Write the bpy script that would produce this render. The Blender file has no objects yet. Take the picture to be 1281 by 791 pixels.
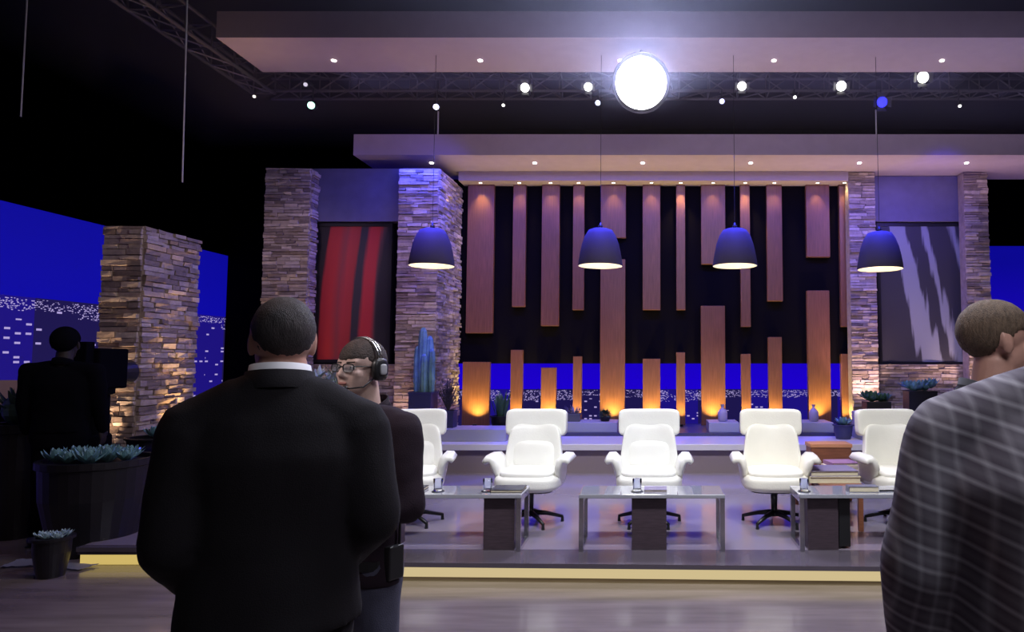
import bpy, bmesh, math, random
from mathutils import Vector, Matrix, Euler, noise
R = random.Random(7)
PI = math.pi
scn = bpy.context.scene
COL = scn.collection
# ------------------------------------------------------------------ camera
F = 850.0; CX = 815.0; CY = 395.5; HZ = 1.65
TH = math.atan(54.5 / F)
cam_d = bpy.data.cameras.new('camera'); cam = bpy.data.objects.new('camera', cam_d); COL.objects.link(cam)
cam.location = (0, 0, HZ); cam.rotation_euler = (PI / 2 + TH, 0, 0)
cam_d.sensor_width = 36; cam_d.lens = F / 1281 * 36; cam_d.shift_x = (640.5 - CX) / 1281
cam_d.clip_end = 200; cam_d.clip_start = 0.05
scn.camera = cam
scn.view_settings.view_transform = 'Standard'; scn.view_settings.look = 'None'
scn.view_settings.exposure = 0; scn.view_settings.gamma = 1
scn.view_settings.use_curve_mapping = False

def P(px, py, D):
    b = -(py - CY) / F
    k = D / (math.cos(TH) - b * math.sin(TH))
    return Vector(((px - CX) / F * k, D, HZ + k * (math.sin(TH) + b * math.cos(TH))))
def PX(px, py, D): return P(px, py, D).x
def PZ(py, D): return P(CX, py, D).z

# ------------------------------------------------------------------ materials
MATS = {}
def lin(c): return tuple((x / 12.92 if x <= .04045 else ((x + .055) / 1.055) ** 2.4) for x in c)
def mat(name, col=(.5, .5, .5), rough=.6, metal=0, emis=None, es=1, bump=0, bscale=30, var=0, vscale=6, spec=None, coat=0, trans=0, stretch=None):
    if name in MATS: return MATS[name]
    m = bpy.data.materials.new(name); m.use_nodes = True
    nt = m.node_tree; b = nt.nodes['Principled BSDF']
    b.inputs['Base Color'].default_value = (*col, 1)
    b.inputs['Roughness'].default_value = rough; b.inputs['Metallic'].default_value = metal
    if spec is not None: b.inputs['Specular IOR Level'].default_value = spec
    b.inputs['Coat Weight'].default_value = coat
    b.inputs['Transmission Weight'].default_value = trans
    if emis: b.inputs['Emission Color'].default_value = (*emis, 1); b.inputs['Emission Strength'].default_value = es
    tc = nt.nodes.new('ShaderNodeTexCoord'); mp = nt.nodes.new('ShaderNodeMapping')
    nt.links.new(tc.outputs['Object'], mp.inputs['Vector'])
    if stretch: mp.inputs['Scale'].default_value = stretch
    if var:
        n = nt.nodes.new('ShaderNodeTexNoise'); n.inputs['Scale'].default_value = vscale; n.inputs['Detail'].default_value = 4
        nt.links.new(mp.outputs[0], n.inputs['Vector'])
        mr = nt.nodes.new('ShaderNodeMapRange'); mr.inputs['From Min'].default_value = .3; mr.inputs['From Max'].default_value = .7
        mr.inputs['To Min'].default_value = 1 - var; mr.inputs['To Max'].default_value = 1 + var
        nt.links.new(n.outputs['Fac'], mr.inputs['Value'])
        mx = nt.nodes.new('ShaderNodeVectorMath'); mx.operation = 'SCALE'
        mx.inputs[0].default_value = col
        nt.links.new(mr.outputs[0], mx.inputs['Scale']); nt.links.new(mx.outputs[0], b.inputs['Base Color'])
    if bump:
        n = nt.nodes.new('ShaderNodeTexNoise'); n.inputs['Scale'].default_value = bscale; n.inputs['Detail'].default_value = 5
        nt.links.new(mp.outputs[0], n.inputs['Vector'])
        bp = nt.nodes.new('ShaderNodeBump'); bp.inputs['Strength'].default_value = bump; bp.inputs['Distance'].default_value = .01
        nt.links.new(n.outputs['Fac'], bp.inputs['Height']); nt.links.new(bp.outputs[0], b.inputs['Normal'])
    MATS[name] = m
    return m
def emit_only(name, col, es):
    m = mat(name, (0, 0, 0), .5, emis=col, es=es); return m

M_leather = mat('white_leather', (.82, .82, .79), .42, bump=.15, bscale=60, var=.02)
M_cream = mat('cream_leather', (.82, .79, .70), .42, bump=.15, bscale=60, var=.02)
M_black = mat('black_plastic', (.012, .012, .014), .4)
M_blackmetal = mat('black_metal', (.02, .02, .022), .35, .6)
M_chrome = mat('brushed_metal', (.55, .55, .57), .25, 1)
M_dkwood = mat('dark_table_wood', (.055, .038, .05), .35, var=.2, vscale=12, stretch=(1, 1, 8))
M_tabletop = mat('smoked_glass_top', (.30, .31, .36), .08, coat=.6, spec=.8)
M_wood = mat('mahogany_wood', (.185, .072, .038), .42, var=.25, vscale=9, stretch=(9, 9, .35), bump=.05)
M_ledge = mat('pale_ledge_lacquer', (.62, .60, .64), .35)
M_ledgefront = mat('mauve_ledge_panel', (.22, .17, .19), .5)
M_sill = mat('dark_window_sill', (.05, .05, .09), .35)
M_plinth = mat('grey_plinth', (.34, .35, .42), .5)
M_stone = None
M_suit = mat('charcoal_suit_wool', (.009, .0075, .010), .85, bump=.2, bscale=300, spec=.2)
M_shirtblack = mat('black_cotton', (.018, .010, .017), .85, bump=.2, bscale=250, spec=.2)
M_jeans = mat('faded_denim', (.05, .05, .085), .85, var=.15, vscale=12, bump=.3, bscale=300)
M_white_shirt = mat('white_shirt_cotton', (.75, .74, .78), .8)
M_skin = mat('skin', (.50, .29, .22), .5, var=.06, vscale=20, bump=.05, bscale=120)
M_skin2 = mat('ruddy_skin', (.55, .30, .23), .5, var=.08, vscale=20, bump=.05, bscale=120)
M_hairdark = mat('dark_greying_hair', (.035, .028, .030), .7, var=.5, vscale=45, stretch=(3, 3, .5), bump=.6, bscale=160)
M_hairbrown = mat('light_brown_hair', (.13, .085, .055), .7, var=.4, vscale=45, stretch=(3, 3, .5), bump=.6, bscale=160)
M_shoe = mat('black_shoe_leather', (.012, .011, .012), .3)
M_glass = mat('clear_glass', (.95, .97, 1), .03, trans=1)
M_glass.node_tree.nodes['Principled BSDF'].inputs['IOR'].default_value = 1.12
M_lens = mat('spectacle_lens', (.75, .75, .8), .05, trans=.9)
M_potdark = mat('dark_pot_clay', (.008, .007, .010), .4, bump=.1)
M_potgrey = mat('grey_planter', (.10, .10, .15), .6)
M_leafblue = mat('blue_green_succulent', (.14, .28, .30), .5, var=.3, vscale=8)
M_leafgreen = mat('dark_green_leaf', (.05, .12, .07), .5, var=.3, vscale=8)
M_leafpale = mat('pale_green_leaf', (.35, .42, .33), .5, var=.3, vscale=8)
M_cream_paper = mat('cream_paper', (.62, .55, .40), .8, var=.1, vscale=40, stretch=(1, 1, 12))
M_purplecover = mat('grey_purple_cover', (.20, .17, .26), .5)
M_brown = mat('brown_wood', (.22, .08, .04), .4, var=.2, vscale=12, stretch=(.5, 4, 4))
M_canopy = mat('canopy_board', (.36, .29, .36), .7, var=.04)
M_header = mat('slate_header_board', (.13, .12, .20), .55, var=.08)
M_shade_out = mat('dark_pendant_metal', (.055, .045, .06), .75, spec=.25)
M_shade_in = mat('white_pendant_inside', (.85, .80, .70), .6)
M_void = mat('black_drape', (.003, .003, .005), .95, spec=.03)

def stone_mat():
    m = bpy.data.materials.new('stacked_ledgestone'); m.use_nodes = True; nt = m.node_tree; b = nt.nodes['Principled BSDF']
    b.inputs['Roughness'].default_value = .85
    g = nt.nodes.new('ShaderNodeNewGeometry'); cr = nt.nodes.new('ShaderNodeValToRGB')
    e = cr.color_ramp.elements; e[0].color = (.20, .15, .125, 1); e[1].color = (.60, .50, .43, 1)
    x = e.new(.5); x.color = (.42, .33, .28, 1)
    nt.links.new(g.outputs['Random Per Island'], cr.inputs[0])
    n = nt.nodes.new('ShaderNodeTexNoise'); n.inputs['Scale'].default_value = 14; n.inputs['Detail'].default_value = 6
    tc = nt.nodes.new('ShaderNodeTexCoord'); nt.links.new(tc.outputs['Object'], n.inputs['Vector'])
    mx = nt.nodes.new('ShaderNodeMix'); mx.data_type = 'RGBA'; mx.blend_type = 'MULTIPLY'; mx.inputs['Factor'].default_value = .6
    nt.links.new(cr.outputs[0], mx.inputs['A']); nt.links.new(n.outputs['Fac'], mx.inputs['B'])
    sc = nt.nodes.new('ShaderNodeVectorMath'); sc.operation = 'SCALE'; sc.inputs['Scale'].default_value = 1.35
    nt.links.new(mx.outputs['Result'], sc.inputs[0]); nt.links.new(sc.outputs[0], b.inputs['Base Color'])
    bp = nt.nodes.new('ShaderNodeBump'); bp.inputs['Strength'].default_value = .7; bp.inputs['Distance'].default_value = .02
    nt.links.new(n.outputs['Fac'], bp.inputs['Height']); nt.links.new(bp.outputs[0], b.inputs['Normal'])
    return m
M_stone = stone_mat()

# ------------------------------------------------------------------ mesh helpers
def new(): return bmesh.new()
def bx(bm, x0, x1, y0, y1, z0, z1, M=None):
    vs = [bm.verts.new(Vector(c)) for c in ((x0,y0,z0),(x1,y0,z0),(x1,y1,z0),(x0,y1,z0),(x0,y0,z1),(x1,y0,z1),(x1,y1,z1),(x0,y1,z1))]
    if M is not None:
        for v in vs: v.co = M @ v.co
    for f in ((0,3,2,1),(4,5,6,7),(0,1,5,4),(1,2,6,5),(2,3,7,6),(3,0,4,7)): bm.faces.new([vs[i] for i in f])
    return vs
def frame_of(d):
    d = Vector(d).normalized()
    a = Vector((0, 0, 1)) if abs(d.z) < .9 else Vector((1, 0, 0))
    u = d.cross(a).normalized(); v = d.cross(u).normalized()
    return u, v
def rings(bm, rs, cap=True):
    """rs: list of lists of Vectors (same count); skins them"""
    R_ = [[bm.verts.new(p) for p in r] for r in rs]
    n = len(R_[0])
    for a, b in zip(R_, R_[1:]):
        for i in range(n): bm.faces.new((a[i], a[(i+1) % n], b[(i+1) % n], b[i]))
    if cap:
        bm.faces.new(list(reversed(R_[0]))); bm.faces.new(R_[-1])
    return R_
def tube(bm, pts, rad, n=8, cap=True):
    pts = [Vector(p) for p in pts]
    if not isinstance(rad, (list, tuple)): rad = [rad] * len(pts)
    rs = []; u = None
    for i, p in enumerate(pts):
        d = (pts[min(i+1, len(pts)-1)] - pts[max(i-1, 0)]).normalized()
        if u is None: u, v = frame_of(d)
        else:
            u = (u - d * u.dot(d)).normalized()
        v = d.cross(u)
        rs.append([p + (u * math.cos(2*PI*k/n) + v * math.sin(2*PI*k/n)) * rad[i] for k in range(n)])
    rings(bm, rs, cap)
def cyl(bm, p0, p1, r0, r1=None, n=16): tube(bm, [p0, p1], [r0, r0 if r1 is None else r1], n)
def lathe(bm, prof, n=32, c=(0, 0, 0), cap=True):
    c = Vector(c)
    rings(bm, [[c + Vector((r*math.cos(2*PI*k/n), r*math.sin(2*PI*k/n), z)) for k in range(n)] for r, z in prof], cap)
def ell(bm, c, r, n=16, m=10, M=None):
    c = Vector(c); r = Vector(r) if hasattr(r, '__len__') else Vector((r, r, r))
    top = None; rs = []
    for j in range(1, m):
        t = PI * j / m
        rs.append([Vector((r.x*math.sin(t)*math.cos(2*PI*k/n), r.y*math.sin(t)*math.sin(2*PI*k/n), -r.z*math.cos(t))) for k in range(n)])
    if M is not None: rs = [[M @ p for p in q] for q in rs]
    rs = [[p + c for p in q] for q in rs]
    rings(bm, rs)
def capsule(bm, a, b, ra, rb=None, n=12):
    rb = ra if rb is None else rb
    a = Vector(a); b = Vector(b); d = (b-a).normalized()
    pts = [a - d*ra*.95, a - d*ra*.6, a, b, b + d*rb*.6, b + d*rb*.95]
    tube(bm, pts, [ra*.3, ra*.8, ra, rb, rb*.8, rb*.3], n)
def sup(bm, c, size, p=4.0, n=16, M=None, fn=None):
    """superellipsoid cushion, size = full extents"""
    c = Vector(c); g = n
    vmap = {}
    def put(q):
        key = (round(q.x, 5), round(q.y, 5), round(q.z, 5))
        if key not in vmap:
            s = (abs(q.x)**p + abs(q.y)**p + abs(q.z)**p) ** (1/p)
            w = q / s
            w = Vector((w.x*size[0]/2, w.y*size[1]/2, w.z*size[2]/2))
            if fn: w = fn(w)
            if M is not None: w = M @ w
            vmap[key] = bm.verts.new(w + c)
        return vmap[key]
    for ax in range(3):
        for sg in (-1, 1):
            for i in range(g):
                for j in range(g):
                    q = []
                    for (a, b_) in ((0,0),(1,0),(1,1),(0,1)):
                        u = math.tan((-1+2*(i+a)/g) * PI/4); v = math.tan((-1+2*(j+b_)/g) * PI/4)
                        co = [0, 0, 0]; co[ax] = sg; co[(ax+1) % 3] = u; co[(ax+2) % 3] = v
                        q.append(put(Vector(co)))
                    if sg < 0: q.reverse()
                    try: bm.faces.new(q)
                    except ValueError: pass
def obj(name, bm, m, parent=None, smooth=False, bevel=0, loc=None, mesh=None):
    if mesh is None:
        bmesh.ops.recalc_face_normals(bm, faces=bm.faces)
        mesh = bpy.data.meshes.new(name); bm.to_mesh(mesh); bm.free()
    if smooth:
        for p in mesh.polygons: p.use_smooth = True
    if m and not mesh.materials: mesh.materials.append(m)
    o = bpy.data.objects.new(name, mesh); COL.objects.link(o)
    if parent: o.parent = parent
    if loc is not None: o.location = loc
    if bevel:
        md = o.modifiers.new('bevel', 'BEVEL'); md.width = bevel; md.segments = 2; md.limit_method = 'ANGLE'
    return o
def tag(o, label, cat, group=None, kind=None):
    o['label'] = label; o['category'] = cat
    if group: o['group'] = group
    if kind: o['kind'] = kind
    return o
def struct(name, bm, m, **k):
    o = obj(name, bm, m, **k); o['kind'] = 'structure'; return o
def thing(name, label, cat, loc=(0, 0, 0), rz=0, group=None):
    o = bpy.data.objects.new(name, None); COL.objects.link(o); o.location = loc; o.rotation_euler = (0, 0, rz)
    o.empty_display_size = .1
    return tag(o, label, cat, group)
def dup(root, loc=None, rz=None, label=None, group=None):
    r = root.copy(); COL.objects.link(r)
    if loc is not None: r.location = loc
    if rz is not None: r.rotation_euler = (0, 0, rz)
    if label: r['label'] = label
    if group: r['group'] = group
    for ch in list(root.children):
        c = ch.copy(); COL.objects.link(c); c.parent = r
        for g in ch.children:
            d = g.copy(); COL.objects.link(d); d.parent = c
    return r
def box(name, x0, x1, y0, y1, z0, z1, m, parent=None, bevel=0):
    bm = new(); bx(bm, x0, x1, y0, y1, z0, z1); return obj(name, bm, m, parent, bevel=bevel)
def remesh(name, bm, m, vox, parent=None, smooth_it=6, wrinkle=None):
    bmesh.ops.recalc_face_normals(bm, faces=bm.faces)
    me = bpy.data.meshes.new('tmp'); bm.to_mesh(me); bm.free()
    t = bpy.data.objects.new('tmp', me); COL.objects.link(t)
    r = t.modifiers.new('r', 'REMESH'); r.mode = 'VOXEL'; r.voxel_size = vox
    s = t.modifiers.new('s', 'SMOOTH'); s.factor = .5; s.iterations = smooth_it
    dg = bpy.context.evaluated_depsgraph_get(); dg.update()
    nm = bpy.data.meshes.new_from_object(t.evaluated_get(dg)); nm.name = name
    bpy.data.objects.remove(t); bpy.data.meshes.remove(me)
    if wrinkle:
        amp, sc, st = wrinkle
        nor = [v.normal.copy() for v in nm.vertices]
        for v, n_ in zip(nm.vertices, nor):
            q = Vector((v.co.x*sc*st[0], v.co.y*sc*st[1], v.co.z*sc*st[2]))
            v.co += n_ * amp * (noise.noise(q) + .5*noise.noise(q*2.1))
    return obj(name, None, m, parent, smooth=True, mesh=nm)

# ------------------------------------------------------------------ setting
def floor_mat():
    m = mat('polished_dark_floor', (.17, .14, .14), .25, var=.25, vscale=3, stretch=(.4, 3, 1), coat=.3)
    return m
bm = new(); bx(bm, -16, 16, -5, 22, -.2, 0); struct('floor', bm, floor_mat())
bm = new(); bx(bm, -16, 16, 21.9, 22.1, 0, 9.2); struct('wall_back', bm, M_void)
bm = new(); bx(bm, -16.2, -16, -5, 22, 0, 9.2); struct('wall_left', bm, M_void)
bm = new(); bx(bm, 16, 16.2, -5, 22, 0, 9.2); struct('wall_right', bm, M_void)
bm = new(); bx(bm, -16, 16, -5.2, -5, 0, 9.2); struct('wall_front', bm, M_void)
bm = new(); bx(bm, -16, 16, -5, 22, 9.2, 9.4); struct('ceiling', bm, M_void)

PZ0 = .15   # platform top
M_plat = mat('glossy_mauve_platform', (.26, .225, .28), .16, var=.05, vscale=2, coat=.4)
M_platfront = mat('dark_platform_border', (.10, .085, .11), .22, coat=.3)
def poly_prism(bm, pts, z0, z1):
    rings(bm, [[Vector((x, y, z0)) for x, y in pts], [Vector((x, y, z1)) for x, y in pts]])
ysl = lambda x, off=0: 5.14 + off - .03 * (x + 1.8)    # slightly skewed front edge
bm = new(); poly_prism(bm, [(-4.6, 5.62), (-2.9, 5.62), (-2.9, 5.5), (9, 5.42), (9, 9.1), (-4.6, 9.1)], .0, PZ0)
struct('floor_platform', bm, M_plat)
# nosing with recess under it
bm = new()
poly_prism(bm, [(-2.9, ysl(-2.9)), (9, ysl(9)), (9, 5.42), (-2.9, 5.499)], .115, PZ0 - .001)
poly_prism(bm, [(-4.6, 5.54), (-2.9, 5.54), (-2.9, 5.619), (-4.6, 5.619)], .115, PZ0 - .001)
poly_prism(bm, [(-2.85, ysl(-2.9, .16)), (9, ysl(9, .16)), (9, 5.41), (-2.85, 5.49)], 0, .115)
poly_prism(bm, [(-4.6, 5.55), (-2.9, 5.55), (-2.9, 5.6), (-4.6, 5.6)], 0.09, .115)
struct('trim_1', bm, M_platfront)
M_strip = emit_only('warm_led_glow', (1, .80, .42), .62)
bm = new(); poly_prism(bm, [(-2.85, ysl(-2.9, .05)), (8.9, ysl(8.9, .05)), (8.9, ysl(8.9, .15)), (-2.85, ysl(-2.9, .15))], .03, .112)
tag(obj('light_strip', bm, M_strip), 'long glowing warm LED strip under the main platform front edge', 'light strip')
bm = new(); bx(bm, -4.58, -2.95, 5.56, 5.615, .01, .088)
M_strip2 = emit_only('yellow_led_glow', (1, .74, .22), .62)
tag(obj('light_strip', bm, M_strip2), 'short yellow glowing strip at the platform step beside the plant pots', 'light strip')

# ledge behind the chairs, sill
LED = 9.0
bm = new(); bx(bm, -6.2, 6.2, LED, 9.95, .46, .54)
struct('trim_2', bm, M_ledge, bevel=.006)
bm = new(); bx(bm, -6.2, 6.2, 9.1, 9.5, 0, .46); struct('wall_ledge', bm, M_ledgefront)
bm = new(); bx(bm, -3.08, 6.2, 9.96, 11.4, 0, .585); struct('trim_3', bm, M_sill)
bm = new(); bx(bm, -6.2, -3.08, 9.96, 11.4, 0, .53); struct('wall_base', bm, M_sill)

# stone pillars
def stone_faces(bm, x0, x1, y0, y1, z0, z1, faces='FLR', lo=.05, hi=.10, mn=.12, mx=.42, dep=.045):
    bx(bm, x0, x1, y0, y1, z0, z1)
    for f in faces:
        z = z0
        while z < z1 - .02:
            h = min(R.uniform(lo, hi), z1 - z)
            a, b = (x0, x1) if f == 'F' else (y0, y1)
            t = a
            while t < b - .01:
                l = R.uniform(mn, mx)
                if t + l > b - .08: l = b - t
                d = R.uniform(.004, dep) * (1 if R.random() > .25 else 1.4)
                g = .004
                if f == 'F': vs = bx(bm, t+g, t+l-g, y0-d, y0+.02, z+g, z+h-g)
                elif f == 'L': vs = bx(bm, x0-d, x0+.02, t+g, t+l-g, z+g, z+h-g)
                else: vs = bx(bm, x1-.02, x1+d, t+g, t+l-g, z+g, z+h-g)
                for v in vs: v.co += Vector((R.uniform(-.006, .006), R.uniform(-.006, .006), R.uniform(-.006, .006)))
                t += l
            z += h
def pillar(x0, x1, y0, y1, z0, z1, faces, label, **k):
    bm = new(); cx = (x0+x1)/2; cy = (y0+y1)/2
    stone_faces(bm, x0-cx, x1-cx, y0-cy, y1-cy, 0, z1-z0, faces, **k)
    o = obj('stone_pillar', bm, M_stone); o.location = (cx, cy, z0)
    return tag(o, label, 'pillar', kind='thing')
WF = 9.98
xa0, xa1 = PX(329, 330, WF), PX(386, 330, WF)
xb0, xb1 = PX(497, 330, WF), PX(547, 330, WF)
WR = 10.9
xc0, xc1 = PX(1063, 330, WR), PX(1096, 330, WR)
xd0, xd1 = PX(1208, 330, WR), PX(1238, 330, WR)
ZT = PZ(211, WF)
SK = dict(lo=.032, hi=.06, mn=.09, mx=.30, dep=.034)
pillar(xa0, xa1, WF, WF+.2, .54, ZT, 'FR', 'broad stacked stone pillar beside the red and black canvas, far from the slats', **SK)
pillar(xb0, xb1, WF, 11.17, .54, ZT, 'FR', 'deep purple-lit stone pillar between the red canvas and the wooden slats', **SK)
pillar(xc0, xc1, WR, WR+.2, .59, 4.69, 'F', 'narrow pale stone pillar between the slats and the grey and white canvas', **SK)
pillar(xd0, xd1, WR, WR+.2, .59, 4.69, 'F', 'narrow stone pillar at the outer edge of the grey and white canvas', **SK)
# free-standing pillar at the left
pl = 7.3
pxr = PX(175, 400, pl); pxl = PX(125, 400, pl)
pillar(pxl, pxr, pl, pl*640/570, 0, PZ(283, pl), 'FR', 'free-standing stone pillar lit gold from below beside the dark pots', lo=.04, hi=.07, mn=.10, mx=.32, dep=.04)

# header boards and low walls beside/below the canvases
for a, b, nm, W, zt in ((xa0+.1, xb0-.01, 'wall_header_left', WF, PZ(211, WF+.22)), (xc0+.05, xd1-.05, 'wall_header_right', WR, 4.69)):
    bm = new(); bx(bm, a, b, W+.22, W+.4, PZ(277, W+.22), zt); struct(nm, bm, M_header)
    bm = new(); bx(bm, a, b, W+.42, W+.48, .6, zt-.02); struct(nm.replace('header', 'recess'), bm, M_void)
    bm = new(); stone_faces(bm, a, b, W+.26, W+.38, .6, PZ(456, W+.2), 'F', lo=.035, hi=.06, mn=.1, mx=.3, dep=.03)
    struct(nm.replace('header', 'plinth'), bm, M_stone)

# canvases
def canvas_mat(name, kind):
    m = bpy.data.materials.new(name); m.use_nodes = True; nt = m.node_tree; b = nt.nodes['Principled BSDF']; b.inputs['Roughness'].default_value = .55
    tc = nt.nodes.new('ShaderNodeTexCoord'); mp = nt.nodes.new('ShaderNodeMapping')
    nt.links.new(tc.outputs['Generated'], mp.inputs['Vector'])
    n = nt.nodes.new('ShaderNodeTexNoise'); n.inputs['Detail'].default_value = 3
    mp2 = nt.nodes.new('ShaderNodeMapping'); nt.links.new(tc.outputs['Generated'], mp2.inputs['Vector'])
    nt.links.new(mp2.outputs[0], n.inputs['Vector'])
    sep = nt.nodes.new('ShaderNodeSeparateXYZ'); nt.links.new(mp.outputs[0], sep.inputs[0])
    cr = nt.nodes.new('ShaderNodeValToRGB'); nt.links.new(cr.outputs[0], b.inputs['Base Color'])
    def math_(op, a, c):
        q = nt.nodes.new('ShaderNodeMath'); q.operation = op
        for i, v in enumerate((a, c)):
            if isinstance(v, (int, float)): q.inputs[i].default_value = v
            else: nt.links.new(v, q.inputs[i])
        return q.outputs[0]
    if kind == 'red':
        mp2.inputs['Scale'].default_value = (7, 1, .8); n.inputs['Scale'].default_value = 1.4
        # x - curve: the stripe edges lean right with height
        cur = math_('MULTIPLY', math_('POWER', sep.outputs['Z'], 2.2), .13)
        x = math_('ADD', math_('SUBTRACT', sep.outputs['X'], cur), math_('MULTIPLY', math_('SUBTRACT', n.outputs['Fac'], .5), .10))
        nt.links.new(x, cr.inputs[0])
        st = [(0, (.015, .01, .012)), (.03, (.02, .01, .012)), (.06, (.42, .022, .025)), (.20, (.48, .03, .03)), (.30, (.30, .05, .05)), (.36, (.44, .04, .04)), (.46, (.36, .03, .03)),
              (.49, (.035, .03, .035)), (.58, (.035, .03, .035)), (.62, (.45, .03, .035)), (.75, (.45, .03, .035)), (.80, (.09, .04, .04)), (.84, (.02, .018, .02)), (1, (.012, .01, .012))]
    else:
        mp2.inputs['Scale'].default_value = (6, 1, 1.0); mp2.inputs['Rotation'].default_value = (0, -.45, 0); n.inputs['Scale'].default_value = 1.5
        n.inputs['Detail'].default_value = 5
        a = math_('MULTIPLY', math_('SUBTRACT', 1.0, sep.outputs['Z']), -.38)
        x = math_('ADD', sep.outputs['X'], a)
        x = math_('ADD', x, math_('MULTIPLY', math_('SUBTRACT', n.outputs['Fac'], .5), .35))
        nt.links.new(x, cr.inputs[0])
        dk = (.035, .035, .05); lt = (.25, .27, .33)
        st = [(0, dk), (.0001, dk), (.10, dk), (.13, lt), (.34, lt), (.37, dk), (.50, dk), (.54, lt), (.60, lt), (.63, dk), (.80, dk), (.85, lt), (.90, lt), (.93, dk), (1, dk)]
    e = cr.color_ramp.elements
    e[0].position = st[0][0]; e[0].color = (*st[0][1], 1); e[1].position = st[-1][0]; e[1].color = (*st[-1][1], 1)
    for p_, c in st[1:-1]:
        q = e.new(p_); q.color = (*c, 1)
    return m
def canvas(pxl, pxr, pyt, pyb, D, m, label):
    x0, x1 = PX(pxl, 350, D), PX(pxr, 350, D); z1, z0 = PZ(pyt, D), PZ(pyb, D)
    t = thing('wall_canvas', label, 'painting', ((x0+x1)/2, D+.05, (z0+z1)/2))
    w = (x1-x0)/2; h = (z1-z0)/2
    bm = new()
    for s in (-1, 1):
        bx(bm, s*w-.025, s*w+.025, -.04, .04, -h-.025, h+.025); bx(bm, -w+.025, w-.025, -.04, .04, s*h-.025, s*h+.025)
    obj('frame', bm, M_black, t)
    box('canvas', -w+.02, w-.02, -.025, .03, -h+.02, h-.02, m, t)
    return t
canvas(393, 487, 281, 452, WF+.27, canvas_mat('red_black_abstract', 'red'), 'tall canvas with red and charcoal vertical bands between two stone pillars')
canvas(1100, 1206, 281, 455, WR+.27, canvas_mat('grey_white_abstract', 'bw'), 'tall canvas with pale jagged shapes on dark grey between narrow stone pillars')

# upper beam + black board behind slats
SL = 11.15
bm = new(); bx(bm, xb1+.04, xc0-.01, 10.85, 11.35, PZ(226, 10.85), 4.695); struct('trim_4', bm, M_canopy)
bm = new(); bx(bm, xb1-.3, xc0+.3, SL+.06, SL+.12, PZ(455, SL+.05), PZ(220, 10.85)); struct('wall_slat_board', bm, mat('black_board', (.004, .003, .004), .95, spec=.1))
# canopies
bm = new(); bx(bm, PX(442, 190, 9.97), 8, 9.97, 11.35, 4.70, PZ(168, 9.97)); struct('ceiling_canopy_lower', bm, M_canopy)
bm = new(); bx(bm, PX(270, 50, 8.3), 9, 8.3, 9.33, PZ(47, 8.3), PZ(14, 8.3)); struct('ceiling_canopy_upper', bm, M_canopy)
ZU = PZ(47, 8.3)

# ------------------------------------------------------------------ wooden slats
up = [(585,618,417),(642,658,384),(678,700,408),(717,731,388),(752,783,298),(804,826,388),(846,857,388),(877,907,331),(926,938,409),(959,978,377),(1008,1037,322),(1050,1062,409)]
lw = [(579,613,453),(639,654,438),(677,696,460),(717,728,446),(751,782,325),(804,826,449),(846,857,441),(877,907,383),(927,939,443),(961,978,422),(1010,1038,364),(1052,1063,443)]
ordw = ['first', 'second', 'third', 'fourth', 'fifth', 'sixth', 'seventh', 'eighth', 'ninth', 'tenth', 'eleventh', 'twelfth']
ztop = PZ(226, 10.85); SZ = .585
def wword(w): return 'wide' if w > 26 else ('narrow' if w < 16 else 'medium')
for i, (a, b, y) in enumerate(up):
    ym = (227 + y) / 2
    x0, x1 = PX(a, ym, SL), PX(b, ym, SL); z0 = PZ(y, SL)
    bm = new(); bx(bm, -(x1-x0)/2, (x1-x0)/2, 0, .09, 0, ztop-z0)
    o = obj('hanging_wood_slat', bm, M_wood, bevel=.004); o.location = ((x0+x1)/2, SL-.045, z0)
    tag(o, f'{wword(b-a)} mahogany slat hanging from the top beam, {ordw[i]} hanging slat from the red canvas', 'wood slat', 'wooden slats hanging from the beam')
for i, (a, b, y) in enumerate(lw):
    ym = (535 + y) / 2
    x0, x1 = PX(a, ym, SL), PX(b, ym, SL); z1 = PZ(y, SL)
    bm = new(); bx(bm, -(x1-x0)/2, (x1-x0)/2, 0, .09, 0, z1-SZ)
    o = obj('standing_wood_slat', bm, M_wood, bevel=.004); o.location = ((x0+x1)/2, SL-.045, SZ)
    tag(o, f'{wword(b-a)} amber-lit slat rising from the sill, {ordw[i]} standing slat from the red canvas', 'wood slat', 'wooden slats standing on the sill')

# ------------------------------------------------------------------ lights helpers
def aim(o, tgt):
    d = Vector(tgt) - o.location; o.rotation_euler = d.to_track_quat('-Z', 'Y').to_euler()
def spot(loc, tgt, e, col, ang=60, blend=.5, size=.05):
    l = bpy.data.lights.new('spot', 'SPOT'); l.energy = e; l.color = col; l.spot_size = math.radians(ang); l.spot_blend = blend; l.shadow_soft_size = size
    o = bpy.data.objects.new('spot_lamp_light', l); COL.objects.link(o); o.location = loc; aim(o, tgt); return o
def area(loc, tgt, e, col, sx, sy):
    l = bpy.data.lights.new('area', 'AREA'); l.energy = e; l.color = col; l.shape = 'RECTANGLE'; l.size = sx; l.size_y = sy
    o = bpy.data.objects.new('area_lamp_light', l); COL.objects.link(o); o.location = loc; aim(o, tgt); return o
def point(loc, e, col, r=.03):
    l = bpy.data.lights.new('point', 'POINT'); l.energy = e; l.color = col; l.shadow_soft_size = r
    o = bpy.data.objects.new('point_lamp_light', l); COL.objects.link(o); o.location = loc; return o
WARM = (1, .70, .28); AMB = (1, .50, .10)
M_dot = emit_only('downlight_glow', (1, .85, .65), 9)
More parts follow.
